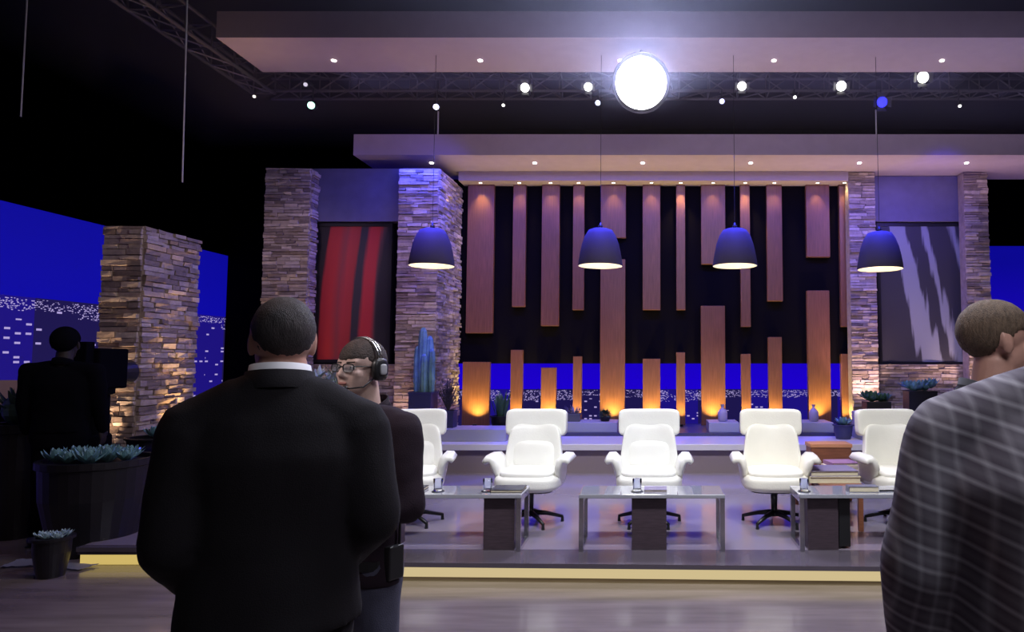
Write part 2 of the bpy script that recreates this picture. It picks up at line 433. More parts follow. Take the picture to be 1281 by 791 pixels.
# downlights over hanging slats
first = None
for i, (a, b, y) in enumerate(up):
    x = PX((a+b)/2, 228, SL-.15); z = ztop
    if first is None:
        t = thing('recessed_downlight', '', 'downlight', (x, SL-.17, z)); first = t
        bm = new(); lathe(bm, [(.04, -.006), (.04, .004), (.028, .004), (.028, -.006)], 20, cap=False); obj('ring', bm, M_chrome, t, smooth=True)
        bm = new(); cyl(bm, (0, 0, -.004), (0, 0, .004), .027, n=20); obj('lamp', bm, M_dot, t)
    else: t = dup(first, (x, SL-.17, z))
    t['label'] = f'tiny bright downlight above the {ordw[i]} hanging slat from the red canvas'; t['group'] = 'downlights above the hanging slats'
    s = {0: 2.6, 6: 3.2, 8: 3.0}.get(i, 1.1)
    spot((x, SL-.17, z-.02), (x, SL-.03, z-1.2), 13*s, WARM, 70, .8, .02)
# uplights for standing slats
for i, (a, b, y) in enumerate(lw):
    x = PX((a+b)/2, 525, SL-.12)
    spot((x, SL-.22, SZ+.05), (x, SL+.0, SZ+1.1), 72 if b-a > 18 else 42, (1, .74, .16), 105, .9, .02)
    bm = new(); cyl(bm, (0, 0, 0), (0, 0, .035), .035, n=16)
    o = obj('uplight', bm, M_blackmetal); o.location = (x, SL-.22, SZ)
    tag(o, f'small round uplight at the foot of the {ordw[i]} standing slat from the red canvas', 'uplight', 'uplights at the slat feet')
# canopy downlights
M_dot2 = emit_only('cool_downlight_glow', (1, .93, .9), 9)
def dot(px, py, z, D, label, grp):
    bm = new(); cyl(bm, (0, 0, -.012), (0, 0, .0), .03, n=16)
    o = obj('ceiling_light', bm, M_dot2); o.location = (PX(px, py, D), D, z); tag(o, label, 'ceiling light', grp)
for i, px in enumerate((418, 601, 776, 968, 1178)):
    dot(px, 65, ZU, (ZU-HZ)*F/(450-65)*1.003, f'tiny ceiling light under the upper canopy, {ordw[i]} from its open corner', 'lights under the upper canopy')
for i, px in enumerate((540, 669, 804, 939, 1075, 1209)):
    dot(px, 200, 4.70, 10.37, f'tiny ceiling light under the lower canopy, {ordw[i]} from its open corner', 'lights under the lower canopy')

# ------------------------------------------------------------------ city backdrops
def city_mat(name, axis, z_h, sky, top):
    m = bpy.data.materials.new(name); m.use_nodes = True; nt = m.node_tree; b = nt.nodes['Principled BSDF']
    b.inputs['Base Color'].default_value = (.0, .0, .002, 1); b.inputs['Roughness'].default_value = .9
    L = nt.links; N = nt.nodes.new
    tc = N('ShaderNodeTexCoord'); sep = N('ShaderNodeSeparateXYZ'); L.new(tc.outputs['Object'], sep.inputs[0])
    def mth(op, a, c=None, cl=False):
        q = N('ShaderNodeMath'); q.operation = op; q.use_clamp = cl
        for i, v in enumerate((a, c)):
            if v is None: continue
            if isinstance(v, (int, float)): q.inputs[i].default_value = v
            else: L.new(v, q.inputs[i])
        return q.outputs[0]
    u = sep.outputs[axis]; z = sep.outputs['Z']
    cmb = N('ShaderNodeCombineXYZ'); L.new(u, cmb.inputs[0]); L.new(z, cmb.inputs[1])
    h = mth('SUBTRACT', z, z_h)      # height over the horizon
    # skyline: building height steps
    def step_noise(scale, w):
        v = N('ShaderNodeTexWhiteNoise'); v.noise_dimensions = '1D'
        L.new(mth('ADD', mth('FLOOR', mth('MULTIPLY', u, scale)), w), v.inputs['W']); return v.outputs['Value']
    sky_mask = mth('GREATER_THAN', h, 0.0)
    # sky gradient
    g = mth('DIVIDE', h, 2.6, True)
    mix = N('ShaderNodeMix'); mix.data_type = 'RGBA'; L.new(g, mix.inputs['Factor'])
    mix.inputs['A'].default_value = (*sky, 1); mix.inputs['B'].default_value = (*top, 1)
    # horizon lights: dense tiny voronoi dots
    vo = N('ShaderNodeTexVoronoi'); vo.inputs['Scale'].default_value = 26; vo.feature = 'F1'
    st = N('ShaderNodeMapping'); st.inputs['Scale'].default_value = (1, 2.2, 1); L.new(cmb.outputs[0], st.inputs['Vector']); L.new(st.outputs[0], vo.inputs['Vector'])
    dots = mth('LESS_THAN', vo.outputs['Distance'], .38)
    band = mth('MULTIPLY', mth('LESS_THAN', h, -.02), mth('GREATER_THAN', h, mth('ADD', -.26, mth('MULTIPLY', step_noise(1.3, 7.7), .14))))
    nz = N('ShaderNodeTexNoise'); nz.inputs['Scale'].default_value = 3.5; L.new(st.outputs[0], nz.inputs['Vector'])
    dots = mth('MULTIPLY', mth('MULTIPLY', dots, band), mth('GREATER_THAN', nz.outputs['Fac'], .40))
    # windows of buildings: grid cells
    cu = mth('MULTIPLY', u, 10.0 if axis == 'X' else 7.0); cz = mth('MULTIPLY', z, 17.0)
    fu = mth('FRACT', cu); fz = mth('FRACT', cz)
    cell = N('ShaderNodeCombineXYZ'); L.new(mth('FLOOR', cu), cell.inputs[0]); L.new(mth('FLOOR', cz), cell.inputs[1])
    wn = N('ShaderNodeTexWhiteNoise'); wn.noise_dimensions = '3D'; L.new(cell.outputs[0], wn.inputs['Vector'])
    inside = mth('MULTIPLY', mth('MULTIPLY', mth('GREATER_THAN', fu, .25), mth('LESS_THAN', fu, .8)), mth('MULTIPLY', mth('GREATER_THAN', fz, .3), mth('LESS_THAN', fz, .75)))
    blk = step_noise(2.1, 3.3)
    thr = mth('SUBTRACT', 1.0, mth('MULTIPLY', mth('POWER', blk, 2.0), .42))
    win = mth('MULTIPLY', inside, mth('GREATER_THAN', wn.outputs['Value'], thr))
    bh = mth('MULTIPLY', step_noise(2.1, 9.1), -.5)
    win = mth('MULTIPLY', win, mth('LESS_THAN', h, mth('SUBTRACT', bh, .12)))
    tot = mth('ADD', dots, win, True)
    # ground colour: dim navy, darker blocks
    gm = N('ShaderNodeMix'); gm.data_type = 'RGBA'; L.new(mth('GREATER_THAN', step_noise(2.1, 5.7), .6), gm.inputs['Factor'])
    gm.inputs['A'].default_value = (.012, .008, .07, 1); gm.inputs['B'].default_value = (.012, .006, .20, 1)
    lm = N('ShaderNodeMix'); lm.data_type = 'RGBA'; L.new(tot, lm.inputs['Factor']); L.new(gm.outputs['Result'], lm.inputs['A']); lm.inputs['B'].default_value = (.42, .34, .68, 1)
    fm = N('ShaderNodeMix'); fm.data_type = 'RGBA'; L.new(sky_mask, fm.inputs['Factor']); L.new(lm.outputs['Result'], fm.inputs['A']); L.new(mix.outputs['Result'], fm.inputs['B'])
    L.new(fm.outputs['Result'], b.inputs['Emission Color']); b.inputs['Emission Strength'].default_value = 1
    return m
BD = 14.0
bm = new(); bx(bm, -5.3, 10, BD, BD+.05, 0, PZ(308, BD))
o = obj('city_backdrop', bm, city_mat('city_night_print', 'X', PZ(487, BD), (.012, 0, .60), (.003, .002, .28)))
tag(o, 'wide glowing backdrop of a night city under deep blue sky behind the slats', 'backdrop', kind='thing')
zl = PZ(253, 7.8*F/815)
bm = new(); bx(bm, -7.85, -7.8, 4.5, 12.42, 0, zl)
o = obj('city_backdrop', bm, city_mat('city_night_print_left', 'Y', 1.65+.78, (.004, .003, .36), (.003, .003, .24)))
tag(o, 'angled glowing night city backdrop beyond the free-standing stone pillar', 'backdrop', kind='thing')
# drape dividing
bm = new(); bx(bm, -7.8, xa0-.02, 12.45, 12.55, 0, 4.2); struct('wall_drape', bm, M_void)

# ------------------------------------------------------------------ pendants
def make_pendant():
    t = thing('pendant_lamp', '', 'pendant lamp')
    prof = [(.0, .42), (.11, .42), (.155, .405), (.20, .345), (.24, .25), (.265, .15), (.283, .06), (.29, 0)]
    inn = [(r-.008 if r > .01 else 0.001, z-.008) for r, z in prof]; inn[-1] = (.282, 0)
    bm = new(); lathe(bm, [(max(r, .001), z) for r, z in prof], 48, cap=False); obj('shade', bm, M_shade_out, t, smooth=True)
    bm = new(); lathe(bm, inn, 48, cap=False); lathe(bm, [(.282, 0), (.29, 0)], 48, cap=False); obj('shade_lining', bm, M_shade_in, t, smooth=True)
    bm = new(); lathe(bm, [(.03, .42), (.03, .46), (.012, .47), (.012, .49)], 16); obj('cap', bm, M_blackmetal, t, smooth=True)
    bm = new(); cyl(bm, (0, 0, .49), (0, 0, ZU-2.85), .0035, n=6); obj('cord', bm, M_blackmetal, t)
    for c_ in t.children:
        for v in c_.data.vertices:
            if v.co.z < .6: v.co.z *= 1.16
    bm = new(); ell(bm, (0, 0, .20), (.045, .045, .06)); cyl(bm, (0, 0, .25), (0, 0, .47), .02); obj('bulb', bm, emit_only('warm_bulb_glow', (1, .8, .5), 6), t, smooth=True)
    return t
p0 = make_pendant()
PD = 8.8
pend = [(540, 337, 'first'), (751, 337, 'second'), (919.5, 337, 'third'), (1101, 341, 'fourth')]
wh = ['in front of the deep purple-lit stone pillar', 'in front of the slats, nearest the huge lamp', 'in front of the slats, above the cream chair', 'half in front of the grey and white canvas']
for i, (px, py, w) in enumerate(pend):
    q = P(px, py-4, PD); loc = (q.x, PD, q.z)
    t = p0 if i == 0 else dup(p0)
    t.location = loc; t['label'] = f'dark bell pendant lamp {wh[i]}'; t['group'] = 'bell pendant lamps over the chairs'
    point((q.x, PD, q.z+.1), 5, (1, .8, .5), .04)
    spot((q.x, PD-.15, q.z+1.5), (q.x, PD, q.z+.3), 620, (.03, .035, 1), 34, .5, .05)
    

# ------------------------------------------------------------------ chairs
def make_chair(pillow, leather, label):
    t = thing('lounge_chair', label, 'chair')
    def cush(name, c, size, p=4, rx=0, m=leather, fn=None, parent=t, n=14):
        bm = new(); sup(bm, c, size, p, n, Matrix.Rotation(rx, 3, 'X'), fn); return obj(name, bm, m, parent, smooth=True)
    # seat: thick, front edge rolled
    cush('seat', (0, -.02, .395), (.60, .60, .17), 3.6)
    s = cush('seat_cushion', (0, -.03, .455), (.50, .50, .12), 4)
    # back
    def taper(w): return Vector((w.x * (1 - .10 * (w.z / .22)), w.y + .12 * (w.x/.3)**2 * -1, w.z))
    cush('backrest', (0, .235, .64), (.52, .13, .48), 5, -.20, fn=taper)
    def wrap(w): return Vector((w.x, w.y - .10 * (w.x/.28)**2 * .6, w.z))
    hr = cush('headrest', (0, .30, .89), (.585, .13, .262), 7, -.10, fn=wrap)
    for x in (-.13, .13):
        bm = new(); tube(bm, [(x, .30, .66), (x, .345, .80)], .011, 8); obj('headrest_bracket', bm, M_blackmetal, t)
    if pillow: 
        cush('lumbar_pillow', (0, .15, .60), (.42, .10, .26), 3.5, -.18)
    # arms: curled pads
    for sx in (-1, 1):
        bm = new()
        pts = []
        prof = [(.265, .36), (.275, .44), (.285, .52), (.30, .575), (.325, .60), (.36, .60), (.385, .575)]
        th = [.030, .034, .038, .042, .042, .038, .028]
        rs = []
        L_, Rr = -.20, .18
        nk = 14
        for (x, z), w in zip(prof, th):
            ring = []
            i = prof.index((x, z))
            a = prof[max(i-1, 0)]; b = prof[min(i+1, len(prof)-1)]
            d = Vector((b[0]-a[0], 0, b[1]-a[1])).normalized(); nrm = Vector((d.z, 0, -d.x))
            hl = .17 if i < 2 else .20
            for k in range(nk*2):
                an = 2*PI*k/(nk*2); ca, sa = math.cos(an), math.sin(an)
                ex = .45
                yy = hl * math.copysign(abs(ca)**ex, ca); nn = w * math.copysign(abs(sa)**.7, sa)
                q = Vector((x, -.02 + yy + (.05 if i < 2 else 0), z)) + nrm * nn; q.x *= sx
                ring.append(q)
            rs.append(ring)
        rings(bm, rs); obj('armrest', bm, leather, t, smooth=True)
    # shell under the seat
    bm = new(); sup(bm, (0, .0, .325), (.46, .46, .05), 5, 8); obj('seat_shell', bm, M_blackmetal, t, smooth=True)
    bm = new(); lathe(bm, [(.10, .30), (.06, .285), (.032, .27), (.028, .12), (.045, .10), (.045, .07)], 20); obj('column', bm, M_blackmetal, t, smooth=True)
    for k in range(5):
        a = 2*PI*k/5 + .3
        c, s_ = math.cos(a), math.sin(a)
        bm = new(); tube(bm, [(0.02*c, .02*s_, .10), (.15*c, .15*s_, .085), (.30*c, .30*s_, .045)], [.026, .020, .014], 8)
        lg = obj('leg', bm, M_blackmetal, t, smooth=True)
        bm = new(); cyl(bm, (.295*c, .295*s_, 0), (.295*c, .295*s_, .045), .016, .012, 10); obj('glide', bm, M_black, lg)
    return t
cA = make_chair(True, M_leather, 'white leather lounge chair with lumbar pillow behind the middle glass table')
cB = make_chair(False, M_cream, 'cream leather lounge chair without pillow beside the stacked books, no table in front')
CD = 6.35
def chx(px): return PX(px, 590, CD)
cA.location = (chx(812), CD, PZ0); cA.rotation_euler = (0, 0, 0)
cB.location = (chx(968), CD, PZ0); cB.rotation_euler = (0, 0, -.06)
dup(cA, (chx(514), CD, PZ0), .22, 'white leather lounge chair half hidden behind the man with the headset')
dup(cA, (chx(664), CD, PZ0), -.05, 'white leather lounge chair with pillow at the end of the first glass table')
dup(cB, (chx(1123), CD, PZ0), .10, 'pale leather lounge chair partly hidden behind the plaid shirt')
for o in COL.objects:
    if o.name.startswith('lounge_chair') and o.type == 'EMPTY': o['group'] = 'leather lounge chairs in a row on the platform'

# ------------------------------------------------------------------ coffee tables
def table(pxl, pxr, peds, legs, label, extra=None):
    y0, y1 = 5.42, 5.80; zt = .59
    D = y0
    x0, x1 = PX(pxl, 620, D), PX(pxr, 620, D); cx = (x0+x1)/2; w = (x1-x0)/2; d = (y1-y0)/2
    t = thing('coffee_table', label, 'coffee table', (cx, (y0+y1)/2, PZ0), 0, 'low glass-topped tables in front of the chairs')
    h = zt - PZ0
    box('tabletop', -w, w, -d, d, h-.03, h, M_tabletop, t, bevel=.004)
    for a, b in peds:
        xa, xb = PX(a, 650, D)-cx, PX(b, 650, D)-cx
        box('pedestal', xa, xb, -d*.75, d*.6, 0, h-.03, M_dkwood, t, bevel=.004)
    for s in legs:
        bm = new(); q = s*(w-.02)
        for yy in (-d+.02, d-.02): bx(bm, q-.018, q+.018, yy-.018, yy+.018, 0, h-.03)
        bx(bm, q-.018, q+.018, -d+.038, d-.038, 0, .03); bx(bm, q-.018, q+.018, -d+.038, d-.038, h-.06, h-.03)
        obj('leg_frame', bm, M_chrome, t)
    if extra: extra(t, cx, d, h)
    return zt
ZTB = table(724, 907, [(790, 834)], (-1, 1), 'glass-topped coffee table with one central block, in front of the middle chair')
table(430, 652, [(603, 642), (452, 490)], (-1, 1), 'glass-topped coffee table partly hidden by the man with the headset')
def ex(t, cx, d, h):
    box('inner_panel', PX(1053, 650, 5.42)-cx, PX(1067, 650, 5.42)-cx, -d*.6, d*.5, .02, h-.03, M_black, t)
table(1000, 1215, [(1012, 1051), (1165, 1205)], (-1, 1), 'glass-topped coffee table with books and notebook beside the man in plaid', ex)

def tumbler(px, D, label):
    x = PX(px, 610, D)
    t = thing('glass_tumbler', label, 'drinking glass', (x, D, ZTB+.006), 0, 'glass tumblers on the coffee tables')
    bm = new(); lathe(bm, [(.001, .0), (.034, .0), (.038, .095), (.035, .095), (.031, .012), (.001, .012)], 24, cap=False); obj('glass', bm, M_glass, t, smooth=True)
    c = thing('coaster', 'round dark coaster under ' + label.replace('clear tumbler', 'the tumbler'), 'coaster', (x, D, ZTB), 0, 'coasters under the tumblers')
    bm = new(); cyl(bm, (0, 0, 0), (0, 0, .005), .05, n=24); obj('disc', bm, M_black, c)
tumbler(548, 5.55, 'clear tumbler standing alone near the headset man on the first table')
tumbler(610, 5.55, 'clear tumbler beside the black notebook on the first table')
tumbler(797, 5.55, 'clear tumbler on the middle glass table')
tumbler(1006, 5.55, 'clear tumbler in front of the stacked books')
def notebook(pxl, pxr, D, dep, h, m, label):
    x0, x1 = PX(pxl, 612, D), PX(pxr, 612, D)
    t = thing('notebook', label, 'notebook', ((x0+x1)/2, D, ZTB), 0, 'notebooks on the coffee tables'); w = (x1-x0)/2
    box('page_block', -w+.006, w-.003, -dep/2+.004, dep/2-.004, .004, h-.004, M_cream_paper, t)
    bm = new(); bx(bm, -w, w, -dep/2, dep/2, 0, .0035); bx(bm, -w, w, -dep/2, dep/2, h-.0035, h); bx(bm, -w, -w+.004, -dep/2, dep/2, .0035, h-.0035)
    obj('cover', bm, m, t)
notebook(617, 656, 5.60, .22, .022, M_black, 'black notebook lying at the end of the first glass table')
notebook(500, 531, 5.60, .22, .022, M_black, 'dark notebook just beside the man with the headset')
notebook(806, 834, 5.60, .16, .018, M_purplecover, 'small grey notebook beside the tumbler on the middle table')
notebook(1060, 1097, 5.56, .10, .045, mat('slate_cover', (.12, .12, .16), .4), 'thick slate notebook on the table near the plaid shirt')
t = thing('pen', 'slim dark pen lying beside the thick slate notebook', 'pen', (PX(1112, 612, 5.55), 5.55, ZTB+.006))
bm = new(); cyl(bm, (-.075, 0, 0), (.06, .01, 0), .006, n=10); obj('barrel', bm, M_black, t)
bm = new(); cyl(bm, (.06, .01, 0), (.08, .0115, 0), .005, .001, 10); obj('tip', bm, M_chrome, t)

# side table with books between the last chairs
sx0, sx1 = PX(1021, 600, 6.2), PX(1074, 600, 6.2)
t = thing('side_table', 'brown wooden side table between the cream and the pale leather chairs', 'side table', ((sx0+sx1)/2, 6.45, PZ0))
w = (sx1-sx0)/2
box('tabletop', -w, w, -.42, .75, .36, .40, M_brown, t, bevel=.004)
for a in (-1, 1):
    for b in (-.39, .72): box('leg', a*(w-.03)-.02, a*(w-.03)+.02, b-.02, b+.02, 0, .36, M_brown, t)
def book(cx, cy, z, w, d, h, m, label, rz=0):
    t = thing('book', label, 'book', (cx, cy, z), rz, 'books on the side table')
    box('pages', -w/2+.01, w/2-.008, -d/2+.008, d/2-.008, .006, h-.006, M_cream_paper, t)
    bm = new(); bx(bm, -w/2, w/2, -d/2, d/2, 0, .006); bx(bm, -w/2, w/2, -d/2, d/2, h-.006, h); bx(bm, -w/2, -w/2+.008, -d/2, d/2, .006, h-.006)
    obj('cover', bm, m, t)
zb = PZ0 + .40
book(PX(1043, 600, 6.2), 6.32, zb, .46, .36, .055, M_cream_paper, 'cream large book at the bottom of the front stack')
book(PX(1043, 600, 6.2)-.01, 6.33, zb+.055, .44, .35, .05, M_purplecover, 'grey-purple large book on top of the front stack', .04)
book(PX(1054, 600, 6.8), 6.85, zb, .30, .28, .05, M_cream_paper, 'pale book under the mauve book at the back of the side table', .2)
book(PX(1054, 600, 6.8), 6.85, zb+.05, .27, .26, .04, mat('mauve_cover', (.30, .16, .28), .5), 'mauve book on the back of the side table', .12)
t = thing('storage_box', 'reddish brown wooden box with bright top edge behind the stacked books', 'box', (PX(1028, 575, 7.4), 7.45, PZ0))
box('body', -.13, .30, -.12, .12, 0, .56, M_brown, t, bevel=.004); box('lid', -.14, .31, -.13, .13, .56, .60, mat('orange_wood', (.55, .25, .12), .35), t, bevel=.004)

# ------------------------------------------------------------------ sill plinths and decor
def plinth(pxl, pxr, y0, y1, z0, z1, label):
    x0, x1 = PX(pxl, 535, y0), PX(pxr, 535, y0)
    bm = new(); bx(bm, -(x1-x0)/2, (x1-x0)/2, 0, y1-y0, 0, z1-z0)
    o = obj('display_plinth', bm, M_plinth, bevel=.005); o.location = ((x0+x1)/2, y0, z0)
    return tag(o, label, 'plinth', 'low display plinths on the ledge')
plinth(485, 633, 9.3, 9.88, .54, .70, 'long low blue-lit plinth in front of the deep stone pillar')
plinth(708, 772, 10.05, 10.6, .585, .725, 'low blue-lit plinth on the sill between the second and third chairs')
plinth(887, 925, 10.05, 10.6, .585, .725, 'short blue-lit plinth carrying a vase between the third and fourth chairs')
plinth(1004, 1043, 10.05, 10.6, .585, .725, 'short blue-lit plinth carrying a vase beside the potted blue succulent')
def leaf(bm, base, d, L_, w, bend=.3, up=Vector((0, 0, 1)), n=5, th=.25):
    d = Vector(d).normalized(); base = Vector(base)
    side = d.cross(up); side = side.normalized() if side.length > .05 else Vector((1, 0, 0))
    nr = side.cross(d)
    rs = []
    for i in range(n+1):
        t = i/n; c = base + d*L_*t + nr*(bend*L_*t*t) * -1
        ww = w*(math.sin(PI*(.12+.86*t)) ** .8)
        rs.append([c + side*ww, c + nr*ww*th, c - side*ww, c - nr*ww*th])
    rings(bm, rs)
def rosette(bm, c, r, n=26, w=.2, lift=.25):
    for i in range(n):
        a = i*2.39996; f = i/n; e = .2 + 1.15*(1-f) ** .8 * -1 + 1.0
        el = lift + (PI/2-lift) * (1-f)**1.0
        d = Vector((math.cos(a)*math.cos(el), math.sin(a)*math.cos(el), math.sin(el)))
        leaf(bm, c, d, r*(.55+.45*f), r*w, -.15)
def pot_box(name, t, w, h, m=M_potgrey):
    bm = new(); bx(bm, -w/2, w/2, -w/2, w/2, 0, h); bx(bm, -w/2-.008, w/2+.008, -w/2-.008, w/2+.008, h-.025, h); return obj(name, bm, m, t, bevel=.003)
def pot_round(t, r0, r1, h, m=M_potdark, rim=.02):
    bm = new(); lathe(bm, [(r0, 0), (r1*.97, h*.6), (r1, h*.92), (r1+rim, h*.93), (r1+rim, h), (r1-.02, h), (r1-.02, h-.04), (.002, h-.04)], 32); return obj('pot', bm, m, t, smooth=False)
navy = mat('navy_planter', (.04, .04, .12), .5)
# cactus on tall navy planter before the deep pillar
q = PX(528, 500, 9.5)
t = thing('potted_cactus', 'tall blue-green column cactus in a navy square planter beside the headset man', 'cactus', (q, 9.55, .70))
pot_box('planter', t, .31, .50, navy)
bm = new()
for (dx, dy, h, r) in ((-.02, 0, .92, .055), (.07, .02, .80, .05), (-.10, .03, .66, .045), (.12, -.03, .62, .04), (.02, -.06, .55, .04)):
    n = 16; rs = []
    for z, s in ((0, .8), (h*.3, 1), (h*.8, 1), (h*.94, .8), (h, .3)):
        rs.append([Vector((dx + (1+.16*(k % 2))*r*s*math.cos(2*PI*k/n), dy + (1+.16*(k % 2))*r*s*math.sin(2*PI*k/n), .48+z)) for k in range(n)])
    rings(bm, rs)
obj('cactus_stems', bm, M_leafblue, t)
# dry shrub
q = PX(560, 520, 9.6)
t = thing('potted_shrub', 'wispy dark shrub in a small navy planter at the foot of the deep stone pillar', 'plant', (q, 9.62, .70))
pot_box('planter', t, .2, .24, navy)
bm = new()
for i in range(60):
    a = R.uniform(0, 2*PI); s = R.uniform(.02, .17); h = R.uniform(.2, .46)
    p1 = Vector((math.cos(a)*s, math.sin(a)*s, .23+h)); tube(bm, [(0, 0, .22), p1*.5+Vector((0, 0, .12)), p1], [.005, .004, .002], 4)
    for k in range(3): leaf(bm, p1*R.uniform(.75, 1), (R.uniform(-1, 1), R.uniform(-1, 1), R.uniform(0, 1)), .045, .012)
obj('foliage', bm, mat('dusky_foliage', (.06, .05, .06), .7), t)
# snake plant
q = PX(626, 515, 10.3)
t = thing('potted_snake_plant', 'dark upright spiky plant in a pot beside the first amber-lit slat', 'plant', (q, 10.3, .585))
pot_round(t, .10, .14, .22)
bm = new()
for i in range(22):
    a = R.uniform(0, 2*PI); s = R.uniform(0, .09); leaf(bm, (math.cos(a)*s, math.sin(a)*s, .17), (math.cos(a)*.3, math.sin(a)*.3, 1), R.uniform(.28, .46), .028, R.uniform(-.1, .15))
obj('foliage', bm, M_leafgreen, t)
# fuzzy pots on plinth
q = PX(718, 515, 10.3)
t = thing('potted_grass', 'wispy pale grass in a grey cube planter on the blue-lit plinth', 'plant', (q, 10.3, .725))
pot_box('planter', t, .19, .12, M_potgrey)
bm = new()
for i in range(60):
    a = R.uniform(0, 2*PI); s = R.uniform(0, .08); leaf(bm, (math.cos(a)*s, math.sin(a)*s, .11), (math.cos(a)*.5, math.sin(a)*.5, 1), R.uniform(.08, .16), .005, .2)
obj('foliage', bm, mat('grey_grass', (.22, .20, .26), .7), t)
q = PX(757, 515, 10.3)
t = thing('potted_bush', 'small round dark green bush in a low black pot on the blue-lit plinth', 'plant', (q, 10.3, .725))
pot_round(t, .06, .08, .07, rim=.008)
bm = new()
for i in range(110):
    d = Vector((R.gauss(0, 1), R.gauss(0, 1), abs(R.gauss(0, 1)))).normalized(); leaf(bm, Vector((0, 0, .08)) + d*.05, d, R.uniform(.04, .07), .013)
obj('foliage', bm, M_leafgreen, t)
# vases
for px, lab in ((904, 'pale lavender bottle vase on the plinth between the third and fourth chairs'), (1018, 'pale lavender bottle vase beside the blue succulent, behind the cream chair')):
    q = PX(px, 520, 10.25)
    t = thing('bottle_vase', lab, 'vase', (q, 10.25, .725), 0, 'bottle vases on the plinths')
    bm = new(); lathe(bm, [(.05, 0), (.07, .02), (.072, .13), (.055, .17), (.022, .195), (.020, .235), (.028, .245)], 24); obj('body', bm, mat('lavender_ceramic', (.42, .38, .55), .35), t, smooth=True)
    bm = new(); lathe(bm, [(.031, .243), (.031, .252), (.018, .252), (.018, .243)], 24, cap=False); obj('rim', bm, M_plinth, t)
# blue succulent right
q = PX(1055, 520, 9.6)
t = thing('potted_succulent', 'bluish spiky succulent in a dark pot at the foot of the narrow pale stone pillar', 'plant', (q, 9.62, .54))
pot_round(t, .10, .13, .20, navy)
bm = new(); rosette(bm, (0, 0, .17), .19, 30, .14, .35); obj('foliage', bm, M_leafblue, t)
# right black rectangular planters with succulents on a raised bench
bm = new(); bx(bm, PX(1077, 520, 9.45), PX(1290, 520, 9.45), 9.4, 9.9, .54, PZ(517, 9.45)); o = obj('planter_bench', bm, M_plinth, bevel=.005)
tag(o, 'long raised bench under the grey and white canvas carrying two black planters', 'bench')
for px, lab, w in ((1097, 'leafy green succulents in a black rectangular planter before the narrow pale pillar', .34), (1152, 'dark blue-lit plant in a black planter under the grey and white canvas', .40)):
    q = PX(px, 510, 9.6)
    t = thing('potted_succulent', lab, 'plant', (q, 9.62, PZ(517, 9.45)))
    h = .15 if px < 1100 else .30
    bm = new(); bx(bm, -w/2, w/2, -.12, .12, 0, h); obj('planter', bm, M_potdark, t, bevel=.005)
    bm = new()
    for k in range(5): rosette(bm, (-w*.4 + w*.2*k, R.uniform(-.04, .04), h-.01+R.uniform(0, .05)), R.uniform(.15, .22), 18, .2, .3)
    obj('foliage', bm, M_leafblue if px > 1100 else M_leafgreen, t)
# plants at the foot of the red canvas
q = PX(392, 470, 9.5)
t = thing('potted_flowers', 'pale green leafy flowers in a dark planter under the red and black canvas', 'plant', (q, 9.6, .54))
bm = new(); bx(bm, -.42, .42, -.14, .14, 0, .74); obj('planter', bm, M_potdark, t, bevel=.005)
bm = new()
for k in range(90):
    leaf(bm, (R.uniform(-.38, .38), R.uniform(-.1, .1), .72), (R.gauss(0, .5), R.gauss(0, .4), 1), R.uniform(.16, .36), R.uniform(.025, .045), .2)
obj('foliage', bm, M_leafpale, t)

# ------------------------------------------------------------------ pots at the left front
def bigpot(px, D, r, h, z0, label, m=M_potdark, n=9, rr=.16, leafm=M_leafblue):
    t = thing('potted_succulent', label, 'plant', (PX(px, 600, D), D, z0))
    pot_round(t, r*.72, r, h, m)
    bm = new()
    for k in range(n):
        a = k*2.4; s = r*.75*math.sqrt((k+.3)/n)
        rosette(bm, (math.cos(a)*s, math.sin(a)*s, h-.02), rr*R.uniform(.8, 1.15), 20, .17, .25)
    obj('foliage', bm, leafm, t); return t
bigpot(122, 5.95, .40, .80, 0, 'very large dark pot filled with blue-green succulents before the free-standing pillar', n=14, rr=.17)
bigpot(70, 5.3, .12, .30, 0, 'small dark pot of pale succulents standing on the floor before the very large pot', n=6, rr=.09, leafm=mat('pale_blue_succulent', (.30, .42, .45), .5, var=.2))
t = bigpot(196, 6.85, .26, .22, .66, 'dark bowl with one small blue succulent on a round stand near the lit stone', n=2, rr=.16)
bm = new(); lathe(bm, [(.24, 0), (.10, .04), (.08, .55), (.26, .64), (.26, .66)], 24)
o = obj('plant_stand', bm, mat('blue_light_tinted_stand', (.05, .05, .30), .4), smooth=False); o.location = (t.location.x, 6.85, 0)  # blue light on the stand is put into its base colour
tag(o, 'waisted stand coloured with blue light carrying the dark succulent bowl', 'plant stand')
t.location.z = .663
# papers on the floor
for i, (px, py, w, lab) in enumerate(((38, 700, .30, 'pale rag lying on the floor outside the small pot'), (97, 702, .36, 'pale rag lying on the floor between the small pot and the yellow strip'))):
    D = HZ*F/(py-450); bm = new()
    n = 10; V = [[bm.verts.new(((i_/n-.5)*w, (j/n-.5)*.22, .008+.012*abs(noise.noise(Vector((i_*.5, j*.5, i*9)))) + .006)) for j in range(n+1)] for i_ in range(n+1)]
    for a in range(n):
        for b in range(n): bm.faces.new((V[a][b], V[a+1][b], V[a+1][b+1], V[a][b+1]))
    e = bmesh.ops.solidify(bm, geom=bm.faces[:], thickness=.006)
    o = obj('floor_cloth', bm, mat('pale_cloth', (.38, .38, .55), .8), smooth=True); o.location = (PX(px, py, D), D, 0); o.rotation_euler = (0, 0, .2-.5*i)
    tag(o, lab, 'cloth', 'pale cloths on the floor')
